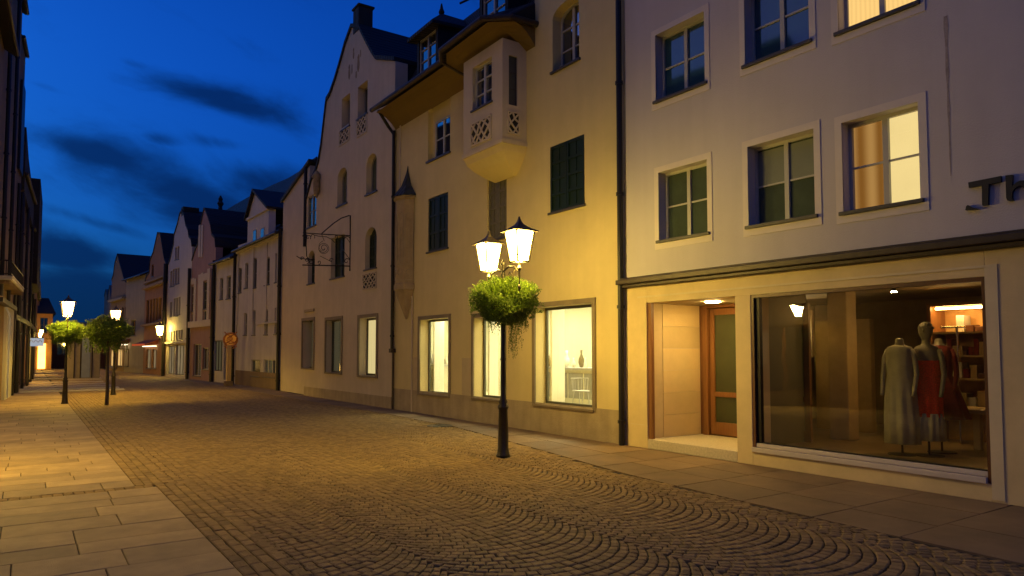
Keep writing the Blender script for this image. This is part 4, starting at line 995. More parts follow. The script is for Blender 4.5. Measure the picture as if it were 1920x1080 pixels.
m = MB(); m.fb(fE, .02, 7.45, 0, .75, .002, .03); m.build('plinth', BROWNP, EE.root)
m = MB()
for px in (530, 476, 445): pass
for s in (.3, 2.15, 4.4, 7.2): m.fb(fE, s, s+.22, 3.15, zE_-.2, .002, .05)
m.fb(fE, .02, 7.48, zE_-.22, zE_-.05, .002, .12); m.fb(fE, 0.2, 3.6, 3.02, 3.1, .002, .08)
m.build('pilaster', GREYW, EE.root)
# its dormer gable
a = fE.hit(468+.0, 400); s0, zt = fE.hit(524-19, 405); s1 = fE.hit(466, 405)[0]; pk = fE.hit(476, 362)
gz = fE.hit(484, 400)[1]
DG = [(s0, zE_), (s1, zE_), (s1, gz), ((s0*.35+s1*.65), pk[1]), (s0, gz)]
m = MB(); m.prism(fE, DG, -.3, .03); dg = m.build('dormer_gable', GREYW, EE.root)
m = MB(); c_ = (s0*.35+s1*.65)
for (p, q) in (((s0-.15, gz-.1), (c_, pk[1]+.02)), ((c_, pk[1]+.02), (s1+.15, gz-.1))):
    m.hexa([fE.pt(p[0], p[1], .2), fE.pt(q[0], q[1], .2), fE.pt(q[0], q[1], -3.5), fE.pt(p[0], p[1], -3.5), fE.pt(p[0], p[1]+.12, .2), fE.pt(q[0], q[1]+.12, .2), fE.pt(q[0], q[1]+.12, -3.5), fE.pt(p[0], p[1]+.12, -3.5)])
m.build('dormer_roof', ROOF, dg)
for (a, b, c, d) in ((800, 816, 195, 268), (838, 856, 186, 248)):
    r = fE.rect(K[0]+a*K[2], K[0]+b*K[2], K[1]+c*K[2], K[1]+d*K[2]); m = MB(); m.fb(fE, r[0], r[1], r[2], r[3], .032, .05); m.build('window', GREYF, dg); MB().fb(fE, r[0]+.06, r[1]-.06, r[2]+.06, r[3]-.06, .05, .054).build('pane', GGLASS, dg)
m = MB(); m.fb(fE, s0-.05, s1+.05, gz-.12, gz, .03, .12); m.build('cornice', GREYW, dg)
EE.pipe(.0, 0, zE_+.1, d=.1, r=.08)

fF = Frame(9.2, 39.55, 8.92, 43.5)
def H_(fr, z, label, m, **kw): return House(label, fr, [(0, 0), (fr.L-.02, 0), (fr.L-.02, z), (0, z)], m, rev=.1, **kw)
zF = fF.hit(410, 487)[1]
FF = H_(fF, zF, 'small pale house with two upper windows beside the rose house', GREYW)
rows(FF, fF, [(628, 643, 437, 545), (662, 682, 427, 542)], K, **kw)
rows(FF, fF, [(600, 640, 752, 905)], K, glass=LITDIM, frame=OLIVEF, rows=1, cols=3, rev=.12, sill=None)
rows(FF, fF, [(648, 692, 775, 950)], K, glass=DARKIN, frame=WOODD, rows=1, cols=1, rev=.2, sill=None, name='doorway')
FF.finish(); FF.body(9, 6); FF.eave_roof(-.02, fF.L, zF, 4.5, 9.8, ROOF, over=.3); FF.pipe(.03, 0, zF, d=.12, r=.08); FF.pipe(fF.L-.1, 0, zF, d=.12, r=.08)

fG = Frame(8.92, 43.55, 8.53, 48.5)
def gable_house(fr, pts, label, m, wins, roofm=ROOF, depth=10, zb=None, **k):
    """pts: outline of the gable from near side to far side, in image points"""
    top = [fr.hit(x, y) for x, y in pts]; L = fr.L-.03
    s_lo = min(p[0] for p in top); s_hi = max(p[0] for p in top)
    top = [((p[0]-s_lo)/(s_hi-s_lo)*L, p[1]) for p in top]
    H = House(label, fr, [(L, 0), (0, 0)]+top, m, rev=.12)
    return H, top
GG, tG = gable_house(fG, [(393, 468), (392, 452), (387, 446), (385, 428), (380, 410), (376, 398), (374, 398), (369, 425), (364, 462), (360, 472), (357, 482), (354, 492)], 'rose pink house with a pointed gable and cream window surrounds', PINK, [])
pk_ = dict(glass=GGLASS, frame=GREYF, rows=3, cols=1, rev=.08, fw=.05)
rows(GG, fG, [(482, 500, 478, 606), (545, 568, 455, 595)], K, **pk_)
rows(GG, fG, [(484, 500, 612, 658), (545, 570, 600, 650)], K, glass=GGLASS, frame=PINKCR, rows=1, cols=1, rev=.06, sill=None)
rows(GG, fG, [(494, 532, 770, 930), (541, 570, 788, 898)], K, glass=(LITDIM, GGLASS), frame=WHITEF, rows=1, cols=2, rev=.12, name='shop_window')
GG.finish(); GG.body(9, 6)
m = MB()
for (a, b, c, d) in ((474, 482, 440, 660), (500, 508, 440, 660), (522, 534, 420, 655), (537, 545, 410, 655), (568, 578, 390, 650), (524, 531, 170, 330), (537, 543, 170, 330), (482, 500, 440, 470), (545, 568, 415, 450)):
    r = fG.rect(K[0]+a*K[2], K[0]+b*K[2], K[1]+c*K[2], K[1]+d*K[2]); m.fb(fG, r[0], r[1], r[2], r[3], .002, .05)
r = fG.rect(K[0]+464*K[2], K[0]+580*K[2], K[1]+660*K[2], K[1]+690*K[2]); m.fb(fG, .02, fG.L-.05, r[2], r[3], .002, .18)
m.build('trim', PINKCR, GG.root)
GG.gable_roof(tG, .05, -10, ROOF); GG.pipe(.0, 0, 6.5, d=.12, r=.09)

fH = Frame(8.53, 48.55, 8.2, 55.6)
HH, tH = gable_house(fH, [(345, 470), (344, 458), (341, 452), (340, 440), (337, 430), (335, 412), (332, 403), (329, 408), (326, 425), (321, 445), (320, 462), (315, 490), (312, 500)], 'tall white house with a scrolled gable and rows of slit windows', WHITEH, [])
hk = dict(glass=DGLASS, frame=GREYF, rows=1, cols=1, rev=.12, fw=.04, sillw=.03)
rows(HH, fH, [(401, 409, 282, 344), (413, 421, 276, 342), (377, 385, 402, 480), (389, 397, 392, 478), (401, 410, 388, 470), (414, 422, 385, 465), (376, 385, 558, 632), (394, 402, 540, 628), (406, 415, 536, 628), (419, 427, 531, 622),
              (367, 374, 709, 752), (380, 387, 706, 752), (392, 400, 703, 752), (405, 413, 701, 752), (418, 426, 699, 750), (431, 440, 697, 750)], K, **hk)
rows(HH, fH, [(362, 398, 780, 920), (403, 446, 775, 925)], K, glass=LITPALE, frame=OLIVEF, rows=1, cols=3, rev=.15, sill=None, name='shop_window')
HH.finish(); HH.body(9, 7); HH.gable_roof(tH, .05, -10, ROOF); HH.pipe(.05, 0, 7, d=.12, r=.1)
m = MB(); zc_ = fH.hit(330, 644)[1]; m.fb(fH, .05, fH.L-.08, zc_, zc_+.12, .002, .15); m.build('string_course', WHITEH, HH.root)
p = tH[6]; m = MB(); m.fb(fH, p[0]-.3, p[0]+.3, p[1]-.3, p[1]+.3, -1, 0); m.build('chimney', ROOF, HH.root)

fI = Frame(8.2, 55.65, 7.75, 63.6)
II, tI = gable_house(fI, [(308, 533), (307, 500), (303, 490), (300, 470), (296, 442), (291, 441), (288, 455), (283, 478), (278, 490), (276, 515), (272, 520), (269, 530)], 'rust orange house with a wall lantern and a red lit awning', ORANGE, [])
rows(II, fI, [(256, 268, 548, 668), (273, 283, 545, 664), (288, 298, 541, 658), (303, 313, 538, 652), (318, 331, 534, 645), (282, 292, 370, 430)], K, glass=DGLASS, frame=WOODD, rows=1, cols=1, rev=.15, fw=.05, sillw=.02)
rows(II, fI, [(254, 278, 797, 893), (284, 306, 797, 893)], K, glass=LITPALE, frame=WOODD, rows=1, cols=2, rev=.15, name='shop_window')
II.finish(); II.body(9, 7); II.gable_roof(tI, .05, -10, ROOF); II.pipe(.05, 0, 8, d=.15, r=.12)
m = MB(); za_ = fI.hit(K[0]+300*K[2], K[1]+480*K[2])[1]
m.fb(fI, .05, fI.L-.1, za_, za_+.2, .002, .3); m.fb(fI, .05, fI.L-.1, za_+.45, za_+.6, .002, .2); zb_2 = fI.hit(K[0]+300*K[2], K[1]+668*K[2])[1]; m.fb(fI, .3, fI.L-.3, zb_2-.1, zb_2+.05, .002, .35); m.build('cornice', OCHRE, II.root)
def awning(H, fr, x0, x1, y, label, mt=LITRED):
    s0 = fr.hit(x1, y)[0]; s1, z = fr.hit(x0, y)
    m = MB(); m.hexa([fr.pt(s0, z-.05, .0), fr.pt(s1, z-.05, .0), fr.pt(s1, z-.15, .9), fr.pt(s0, z-.15, .9), fr.pt(s0, z+.3, .0), fr.pt(s1, z+.3, .0), fr.pt(s1, z-.05, .9), fr.pt(s0, z-.05, .9)])
    o = m.build('awning', mat('dull_red_awning', (.16, .03, .02), .8), H.root)
    MB().fb(fr, s0, s1, z-.16, z-.02, .905, .93).build('light_strip', mt, o)
    MB().fb(fr, s0+.1, s1-.1, z-.22, z-.17, .1, .2).build('light_tube', LITSTRIP, o)
awning(II, fI, 272, 297, 645, '')
# wall lantern on house I
def lantern_parts(root, c, k=1.0, P=None, glass=None, power=235):
    """square tapered lantern around local centre c (centre of the glass)"""
    c = Vector(c); h = .235*k; wt = .165*k; wb = .105*k; rt = math.pi/4
    def sq(w, z): return [c+Vector((math.cos(rt+math.pi/2*i)*w*1.414, math.sin(rt+math.pi/2*i)*w*1.414, z)) for i in range(4)]
    def sq_(w, z): return [c+Vector((sx*w, sy*w, z)) for sx, sy in ((-1, -1), (1, -1), (1, 1), (-1, 1))]
    T, Bt = sq_(wt, h), sq_(wb, -h)
    g = MB(); g.add([p*1 for p in sq_(wb-.012*k, -h+.01)]+[p*1 for p in sq_(wt-.012*k, h-.01)], [(0, 1, 5, 4), (1, 2, 6, 5), (2, 3, 7, 6), (3, 0, 4, 7), (0, 3, 2, 1), (4, 5, 6, 7)])
    g.build('glass', glass or LAMPGL, root)
    f = MB()
    for i in range(4):
        f.tube([Bt[i], T[i]], .017*k, 5); f.tube([Bt[i], Bt[(i+1) % 4]], .014*k, 5); f.tube([T[i], T[(i+1) % 4]], .014*k, 5)
    f.tube([c+Vector((0, 0, -h-.25*k)), c+Vector((0, 0, -h))], .018*k, 8); f.lathe(c+Vector((0, 0, -h-.10*k)), [(.018*k, -.04*k), (.038*k, 0), (.018*k, .04*k)], 10)
    f.build('lantern_frame', LAMPIRON, root)
    ld = bpy.data.lights.new('lantern_bulb', 'SPOT'); ld.energy = power; ld.spot_size = R(172); ld.spot_blend = .5; ld.shadow_soft_size = .07; ld.color = (1, .63, .08)
    lo = bpy.data.objects.new('lantern_bulb', ld); col.objects.link(lo); lo.parent = root
    rr_ = root; off = Vector((0, 0, 0))
    while rr_.parent: rr_ = rr_.parent
    lo.location = c+Vector((0, 0, -h-.015))-Vector(rr_.location)
    cp = MB(); prof = [(wt*1.34, h-.005*k), (wt*1.32, h+.01*k), (wt*.95, h+.04*k), (wt*.6, h+.075*k), (wt*.3, h+.12*k), (.03*k, h+.155*k), (.016*k, h+.20*k), (.008*k, h+.24*k)]
    vs = []
    for w, z in prof: vs += sq_(w, z)
    fs = [(4*i+j, 4*i+(j+1) % 4, 4*i+4+(j+1) % 4, 4*i+4+j) for i in range(len(prof)-1) for j in range(4)]+[(0, 1, 2, 3), tuple(4*(len(prof)-1)+j for j in range(4))]
    cp.add(vs, fs); cp.build('cap', CAPM, root)
s, z = fI.hit(299.5, 620, .7); c = fI.pt(s, z, .7)
wl = empty('wall_lantern', fI.pt(s, z-.6, 0), 'glowing lantern on a bracket on the rust orange house', 'lamp')
lantern_parts(wl, c, 1.35, power=150)
MB().tube([fI.pt(s, z-.9, .02), fI.pt(s, z-.95, .3), fI.pt(s, z-.85, .55), c+Vector((0, 0, -.5))], .03, 8).build('bracket', LAMPIRON, wl)

fJ = Frame(7.75, 63.65, 7.0, 69.5); 
zJ = fJ.hit(255, 512)[1]
J = H_(fJ, zJ-.2, 'beige plain walled house beside the rust orange one', BEIGE); J.win(fJ.rect(246, 254, 600, 630), **hk); J.finish(); J.body(9, 7)
J.eave_roof(-.02, fJ.L, zJ-.2, 4.5, zJ+2.0, ROOF, over=.3)
fK = Frame(7.0, 69.55, 6.45, 76.0)
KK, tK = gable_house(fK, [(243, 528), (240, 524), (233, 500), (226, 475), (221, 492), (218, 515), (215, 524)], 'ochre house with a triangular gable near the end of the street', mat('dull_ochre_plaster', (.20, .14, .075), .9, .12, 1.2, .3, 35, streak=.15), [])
rows(KK, fK, [(132, 140, 585, 640), (146, 154, 582, 640)], K, glass=DGLASS, frame=WOODD, rows=1, cols=1, rev=.15)
rows(KK, fK, [(104, 132, 795, 880), (140, 162, 795, 880)], K, glass=LITSHOP, frame=WOODD, rows=1, cols=2, rev=.15, name='shop_window')
KK.finish(); KK.body(9, 7); KK.gable_roof(tK, .05, -9, ROOF); awning(KK, fK, 219, 243, 643, '')
m = MB(); m.fb(fK, .1, fK.L-.1, 6.3, 6.5, .002, .3); m.build('cornice', BEIGE, KK.root)
fL = Frame(6.45, 76.1, 7.3, 90)
LL, tL = gable_house(fL, [(217, 545), (214, 532), (210, 525), (205, 545), (203, 560)], 'dim brown gabled house, last but one on the right', BROWNP, [])
rows(LL, fL, [(84, 96, 700, 740)], K, **hk); rows(LL, fL, [(68, 96, 800, 880)], K, glass=LITSHOP, frame=WOODD, rows=1, cols=2, rev=.15, name='shop_window')
LL.finish(); LL.body(8, 7); LL.gable_roof(tL, .05, -9, ROOF)
fM = Frame(7.3, 90.1, 7.9, 102)
MM, tM = gable_house(fM, [(205, 552), (201, 545), (198, 545), (194, 560)], 'dark gabled house at the far right end of the street', BROWNP, [])
MM.win((2, 3, 4, 5.2), **hk); MM.finish(); MM.body(8, 7); MM.gable_roof(tM, .05, -9, ROOF)

# round illuminated sign on a post
def round_sign():
    px = ray(430, 717); t = -EYE/px.z; x, y = 8.35, 41.0
    r = ray(431, 700); y = 8.45/r.x*r.y; x = 8.45
    root = empty('round_sign', (x, y, 0), 'round orange glowing sign on a pale post before the small pale house', 'sign')
    z = EYE+ray(431, 637).z/ray(431, 637).x*x
    OG = mat('amber_sign_board', (.55, .20, .04), .5, .2, 4)
    f = Frame(x, y, x, y+1); n = 24; R_ = .31
    yaw = Vector((x, y, 0)).normalized(); side = Vector((yaw.y, -yaw.x, 0))
    m = MB()
    for d0, d1, ra in ((-.05, .05, R_),):
        vs = []
        for d in (d0, d1): vs += [Vector((x, y, z))+yaw*d+side*math.cos(2*math.pi*k/n)*ra+Vector((0, 0, math.sin(2*math.pi*k/n)*ra*1.05)) for k in range(n)]
        m.add(vs, [tuple(range(n)), tuple(range(n, 2*n))]+[(k, (k+1) % n, (k+1) % n+n, k+n) for k in range(n)])
    m.build('disc', mat_emit('amber_lit_disc', (.80, .26, .03), .42, noisy=.5, scale=4), root)
    m = MB(); C0 = Vector((x, y, z))-yaw*.08
    m.tube([C0+side*math.cos(2*math.pi*k/n)*R_+Vector((0, 0, math.sin(2*math.pi*k/n)*R_*1.05)) for k in range(n+1)], .05, 6)
    for a in (1, -1):
        m.tube([C0+side*a*(.1+.2*math.sin(t*1.1))*(1)+Vector((0, 0, -.45+t*.12)) for t in range(8)], .03, 5)
    m.tube([C0+side*(.06*t*math.cos(t*.9)*.8)+Vector((0, 0, .06*t*math.sin(t*.9)*.8+.05)) for t in range(8)], .028, 5)
    m.build('scroll_relief', OG, root)
    MB().fb(Frame(x-.17, y-.12, x-.17, y+.12), 0, .24, .25, z-R_+.05, -.2, 0).build('post', mat('pale_sign_post', (.55, .38, .14), .6, .1, 3), root, bevel=.02)
    MB().box(x-.25, x+.12, y-.2, y+.2, 0, .25).build('base', BROWNP, root, bevel=.02)
round_sign()

# ================================================================ LEFT SIDE
def left_house(x0, y0, x1, y1, z, label, m, ov=.3, srev=.2, wins=(), shop=None, ridge=2.5, roofm=ROOF, extra=None):
    fr = Frame(x0, y0, x1, y1, -1); H = House(label, fr, [(0, 0), (fr.L-.02, 0), (fr.L-.02, z), (0, z)], m, rev=.12)
    L = fr.L
    n = max(1, int(L/2.2))
    for lev in range(int((z-3.4)/3.0)+0):
        for k in range(n):
            s = L*(k+.5)/n; H.win((s-.45, s+.45, 4.1+lev*3, 5.6+lev*3), glass=DGLASS, frame=WHITEF, rev=.14)
    if shop:
        for (a, b, za, zb, gm) in shop: H.win((a, b, za, zb), glass=gm, frame=WOODD, cols=2, rows=1, rev=srev, sill=None, name='shop_window', fw=.08)
    H.finish(); H.body(8, z-.4); H.eave_roof(-.02, L, z, 4, z+ridge, roofm, over=ov)
    return H, fr
# buildings nearer than the frame edge continue the same street front
LH, fr = left_house(-1.9, 4.5, -1.35, 16, 9.8, 'brown rendered house on the left, outside the picture edge', BROWNP, shop=[(1.2, 3.0, .5, 2.5, DGLASS), (8.2, 10.6, .4, 2.6, DGLASS)])
LH, fr = left_house(-1.35, 16.05, -.86, 27.5, 11.5, 'ochre rendered house on the left with added shop windows lighting the pavement', OCHRE, shop=[(.15, 2.6, .3, 2.6, FILLSHOP), (3.6, 5.2, .4, 2.6, FILLSHOP), (8.2, 10.4, .4, 2.6, LITPALE)])
L1, f1 = left_house(-.86, 27.55, -.52, 34, 15.4, 'tall brown house with a balcony at the left picture edge', OCHRE, ov=.12, shop=[(.4, 3.2, .3, 3.4, PALEL)])
# pale shop front with a slim light line on the corner, balcony
m = MB(); m.fb(f1, 3.4, 6.3, 0, 3.3, .002, .10); m.build('shopfront', PALEL, L1.root)
m = MB(); m.fb(f1, .2, 6.3, 3.3, 3.45, .002, .2); m.build('shop_cornice', DMETAL, L1.root)
m = MB(); m.tube([f1.pt(3.9, 0.05, .14), f1.pt(3.9, 3.0, .14), f1.pt(2.2, 3.2, .14)], .02, 6); m.build('light_line', LITPALE, L1.root)
s_b0, s_b1 = .2, 5.6
bz = 4.0
m = MB(); m.fb(f1, s_b0, s_b1, bz, bz+.14, .0, .42); bal = m.build('balcony', PALEL, L1.root, bevel=.02)
m = MB()
for k in range(14): s = s_b0+.1+(s_b1-s_b0-.25)*k/13; m.fb(f1, s, s+.08, bz-.12, bz, .0, .38)
for k in range(3): m.fb(f1, s_b0, s_b1, bz-.08, bz-.02, .06+.13*k, .10+.13*k)
m.build('bearer', BROWNP, bal)
m = MB(); m.tube([f1.pt(s_b0, bz+.62, .02), f1.pt(s_b0, bz+.62, .38), f1.pt(s_b1, bz+.62, .38), f1.pt(s_b1, bz+.62, .02)], .025, 6)
m.tube([f1.pt(s_b0, bz+.2, .02), f1.pt(s_b0, bz+.2, .38), f1.pt(s_b1, bz+.2, .38), f1.pt(s_b1, bz+.2, .02)], .018, 6)
for k in range(44): s = s_b0+(s_b1-s_b0)*k/43; m.tube([f1.pt(s, bz+.14, .38), f1.pt(s, bz+.62, .38)], .011, 5)
for k in range(6): d = .38*k/6; m.tube([f1.pt(s_b1, bz+.14, d), f1.pt(s_b1, bz+.62, d)], .011, 5); m.tube([f1.pt(s_b0, bz+.14, d), f1.pt(s_b0, bz+.62, d)], .011, 5)
m.build('railing', DMETAL, bal)
MB().fb(f1, s_b0-.02, s_b1+.02, bz+.10, bz+.15, .42, .44).build('edge_trim', WHITEF, bal)
L2, f2 = left_house(-.52, 34.05, -.39, 36.3, 14.4, 'dark brown house with a deep eave, second from the left edge', BROWNP, ov=.03, shop=[(.6, 1.8, .2, 2.7, DARKIN)])
for (sp_, hh) in ((.5, 12), (3.3, 15)): L1.pipe(sp_, 3.5, hh, d=.12, r=.06)
L3, f3 = left_house(-.39, 36.35, .0, 43.5, 9.4, 'ochre house with a dark swept roof and a lit doorway below a white sign', OCHRE, ov=.16, srev=.05, ridge=1.6, shop=[(.8, 2.2, .1, 2.6, DARKIN), (3.2, 4.6, .1, 2.6, LITPALE), (5.3, 6.8, .1, 2.7, LITYEL)])
L4, f4 = left_house(.0, 43.55, .42, 58, 8.2, 'dark slate hung house with a glowing shop row on the left', BROWNP, ov=.12, srev=.03, ridge=2.2, shop=[(.8, 3.2, .1, 2.6, LITYEL), (4.4, 6.4, .1, 2.6, LITYEL), (8.2, 10.6, .1, 2.6, LITSHOP)])
m = MB(); m.fb(f4, 1.5, 8.5, 5.3, 10.9, -3.0, .33); m.build('slate_upper_storey', ROOF, L4.root)
m = MB(); m.prism(f3, [(.1, 8.6), (7.05, 8.0), (7.05, 9.6), (4.5, 9.9), (2.2, 10.4), (.1, 11.3)], -3, .12); m.build('slate_upper_storey', ROOF, L3.root)
m = MB(); m.fb(f2, .1, 1.6, 9.0, 12.6, .02, .10); m.build('shutter_panel', DMETAL, L2.root)
L5, f5 = left_house(.42, 58.05, .75, 79, 6.6, 'low orange lit house front on the left before the street end', ORANGE, ov=.15, srev=.03, shop=[(2, 5, .1, 2.6, LITYEL), (7, 10, .1, 2.6, LITSHOP), (13, 16, .1, 2.6, LITYEL)])
for (H_l, f_, ss) in ((L2, f2, (.1, 1.9)), (L3, f3, (.2, 3.4, 6.9)), (L4, f4, (.2, 5.0, 9.8))):
    for q in ss: H_l.pipe(q, 0, 5.0 if H_l is L4 else 8.4, d=.1, r=.06)
    m = MB(); m.fb(f_, .05, f_.L-.1, 3.0, 3.2, .002, .16); m.build('string_course', DMETAL, H_l.root)
# white lit sign projecting from the left row
x_, y_ = .14, 46.2
sg = empty('shop_sign', (.12, 46.2, 2.6), 'small white lit sign box projecting from the left house row', 'sign')
zt_ = EYE+ray(55, 634).z/ray(55, 634).y*46.2; zb__ = EYE+ray(55, 649).z/ray(55, 649).y*46.2
MB().box(-.02, .78, 46.1, 46.3, zb__, zt_).build('sign_box', LITSIGN, sg); MB().box(.0, .76, 46.08, 46.32, zt_+.002, zt_+.05).build('sign_frame', DMETAL, sg)
m = MB()
for k in range(3): m.tube([(.12+.2*k, 46.09, zb__+.2), (.22+.2*k, 46.09, zb__+.34), (.30+.2*k, 46.09, zb__+.22)], .02, 5)
m.build('sign_marks', mat('sign_grey_marks', (.15, .16, .2), .6, .1, 3), sg)
# orange end house that steps into the street
def end_house():
    fr = Frame(.7, 82, 2.05, 82, -1)
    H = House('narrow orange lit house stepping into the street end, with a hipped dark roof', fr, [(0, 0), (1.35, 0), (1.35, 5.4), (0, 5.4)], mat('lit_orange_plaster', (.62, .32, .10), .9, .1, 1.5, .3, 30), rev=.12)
    H.win((.35, .95, 3.6, 5.0), glass=DGLASS, frame=WOODD); H.finish(); H.body(9, 5.3)
    m = MB(); m.add([(.5, 81.7, 5.4), (2.3, 81.7, 5.4), (2.3, 91, 5.4), (.5, 91, 5.4), (.9, 83.5, 7.0), (1.7, 83.5, 7.0), (1.7, 90, 7.0), (.9, 90, 7.0)], [(0, 1, 5, 4), (1, 2, 6, 5), (2, 3, 7, 6), (3, 0, 4, 7), (4, 5, 6, 7), (0, 3, 2, 1)]); m.build('roof', ROOF, H.root)
    MB().box(.55, .95, 82.6, 83.4, 5.8, 7.9).build('chimney', ORANGE, H.root)
    MB().box(.95, 1.55, 81.9, 81.98, .1, 2.5).build('door', LITYEL, H.root)
end_house()
fr = Frame(2.1, 90, 7.2, 90, -1)
H = House('brown building that closes the far end of the street', fr, [(0, 0), (5.1, 0), (5.1, 3.7), (0, 3.7)], mat('dark_red_brown_front', (.16, .07, .035), .9, .2, 1.5, .3, 30), rev=.15)
H.win((.6, 1.6, 1.4, 3.4), glass=DGLASS, frame=WOODD); H.win((2.6, 3.6, .8, 3.4), glass=LITPALE, frame=WOODD); H.finish(); H.body(8, 3.5)
m = MB(); m.add([(1.9, 89.7, 3.7), (7.4, 89.7, 3.7), (7.4, 98, 3.7), (1.9, 98, 3.7), (3, 93, 5.0), (6.4, 93, 5.0)], [(0, 1, 5, 4), (1, 2, 5), (2, 3, 4, 5), (3, 0, 4), (0, 3, 2, 1)]); m.build('roof', ROOF, H.root)
# kiosk in the middle distance
def kiosk():
    x0, x1, y = 2.05, 3.75, 50.0
    root = empty('kiosk', ((x0+x1)/2, y+1, 0), 'grey kiosk with a pale blue door behind the small tree', 'kiosk')
    MB().box(x0, x1, y, y+2.4, .12, 3.0).build('wall', mat('kiosk_panel', (.26, .23, .15), .7, .15, 2), root, bevel=.03)
    MB().box(x0-.12, x1+.12, y-.15, y+2.55, 3.0, 3.18).build('roof', DMETAL, root)
    MB().box(2.78, 3.22, y-.03, y, .16, 2.5).build('door', mat('pale_blue_door', (.22, .27, .34), .5, .1, 2), root)
    m = MB()
    for x in (2.38, 2.70, 3.30): m.box(x, x+.05, y-.04, y-.001, .14, 3.0)
    m.build('post', DMETAL, root); MB().box(x0-.1, x1+.1, y-.12, y+2.5, 0, .12).build('base', STEPST, root)
kiosk()
# pale step strips imitating bands of shop light across the pavement before the kiosk
m = MB()
for k, y in enumerate((36.0, 38.2, 40.6, 43.2, 46.4)):
    m.box(-.0 if k > 2 else -.2, 3.7, y, y+.35, .001, .03)
    m.box(.0 if k > 2 else -.2, 3.7, y+.36, y+.72, .001, .055)
for y in (52.5, 57, 62, 68, 74): m.box(.5, 2.0, y, y+.5, .001, .06)
tag(m.build('light_band_strips', STEPST, bevel=.01), kind='structure')

# ================================================================ STREET LAMPS, HANGING PLANTS, TREE
LAMPG = 'double lantern street lamps'
def street_lamp(x, y, label, rot=0.0):
    root = empty('street_lamp', (x, y, 0), label, 'street lamp', LAMPG)
    m = MB(); c = Vector((x, y, 0))
    m.lathe(c, [(.115, 0), (.115, .03), (.10, .05), (.095, .10), (.085, .14), (.075, .76), (.09, .79), (.09, .82), (.065, .85), (.075, .89), (.055, .93), (.045, 1.0), (.040, 1.55), (.052, 1.58), (.040, 1.62), (.036, 2.9), (.045, 2.95), (.03, 3.0), (.03, 3.12), (.05, 3.15), (.01, 3.22)], 16,
            wob=lambda t, z: (.05*math.cos(8*t) if z < .76 and z > .12 else 0))
    m.build('pole', LAMPIRON, root, smooth=True)
    D = Vector((-.18, -.80, 0)).normalized() if rot == 0 else Vector((math.sin(rot), math.cos(rot), 0))
    for sg in (1, -1):
        a = MB(); e = c+D*sg*.70
        a.tube([c+Vector((0, 0, 3.02)), c+D*sg*.25+Vector((0, 0, 3.08)), c+D*sg*.5+Vector((0, 0, 3.05)), e+Vector((0, 0, 2.94)), e+Vector((0, 0, 3.0))], .016, 8)
        a.tube([c+Vector((0, 0, 2.80)), c+D*sg*.2+Vector((0, 0, 2.78)), c+D*sg*.42+Vector((0, 0, 2.86)), c+D*sg*.5+Vector((0, 0, 3.02))], .012, 6)
        a.tube([c+D*sg*(.3+.07*math.cos(t*.7)*(1-t/12))+Vector((0, 0, 2.93+.07*math.sin(t*.7)*(1-t/12))) for t in range(12)], .009, 5)
        a.tube([e+Vector((0, 0, 2.72)), e+Vector((0, 0, 3.0))], .014, 8); a.lathe(e+Vector((0, 0, 2.70)), [(.005, -.06), (.028, 0), (.014, .05)], 8)
        arm = a.build('arm', LAMPIRON, root, smooth=True)
        lan = bpy.data.objects.new('lantern', None); col.objects.link(lan); lan.parent = root
        lantern_parts(lan, e+Vector((0, 0, 3.34)), 1.0)
    return root
def copy_tree(o, parent=None):
    c = o.copy(); col.objects.link(c); c.parent = parent
    for ch in list(o.children): copy_tree(ch, c)
    return c
lamp = street_lamp(6.46, 9.72, 'nearest double lantern street lamp, standing before the cream house')
l2 = copy_tree(lamp); l2.location = (1.10, 27.7, 0); l2.rotation_euler.z = .20; l2.scale = (.93, .93, .93); l2['label'] = 'street lamp on the left pavement, its lantern glowing above the leftmost greenery'
l3 = copy_tree(lamp); l3.location = (2.92, 32.5, 0); l3.rotation_euler.z = .15; l3.scale = (.93, .93, .93); l3['label'] = 'farthest street lamp, just right of the small round tree'
for l_ in (l2, l3):
    for ch in l_.children_recursive:
        if ch.type == 'LIGHT': ch.data = ch.data.copy(); ch.data.energy = 560
        if ch.name.startswith('glass'): ch.data = ch.data.copy(); ch.data.materials[0] = LAMPFAR
def leaves(m, c, rx, ry, rz, n, size, seed, shape=None, up=.0):
    rnd = random.Random(seed); c = Vector(c); k = 0
    while k < n:
        u = Vector((rnd.uniform(-1, 1), rnd.uniform(-1, 1), rnd.uniform(-1, 1)))
        L = u.length
        if L > 1.12 or L < .25: continue
        nn = noise.noise(u*2.3+Vector((seed, 0, 0)))*.32+noise.noise(u*6+Vector((0, seed, 0)))*.22
        if L > .86+nn: continue
        if L < .55 and rnd.random() < .5: continue
        p = c+Vector((u.x*rx, u.y*ry, u.z*rz))
        if shape and not shape(u): continue
        s = size*rnd.uniform(.6, 1.4); a = Vector((rnd.gauss(0, 1), rnd.gauss(0, 1), rnd.gauss(0, .7)+up)).normalized(); b = a.cross(Vector((rnd.gauss(0, 1), rnd.gauss(0, 1), rnd.gauss(0, 1)))).normalized()
        m.add([p-a*s, p+b*s*.42, p+a*s, p-b*s*.42], [(0, 1, 2, 3)]); k += 1
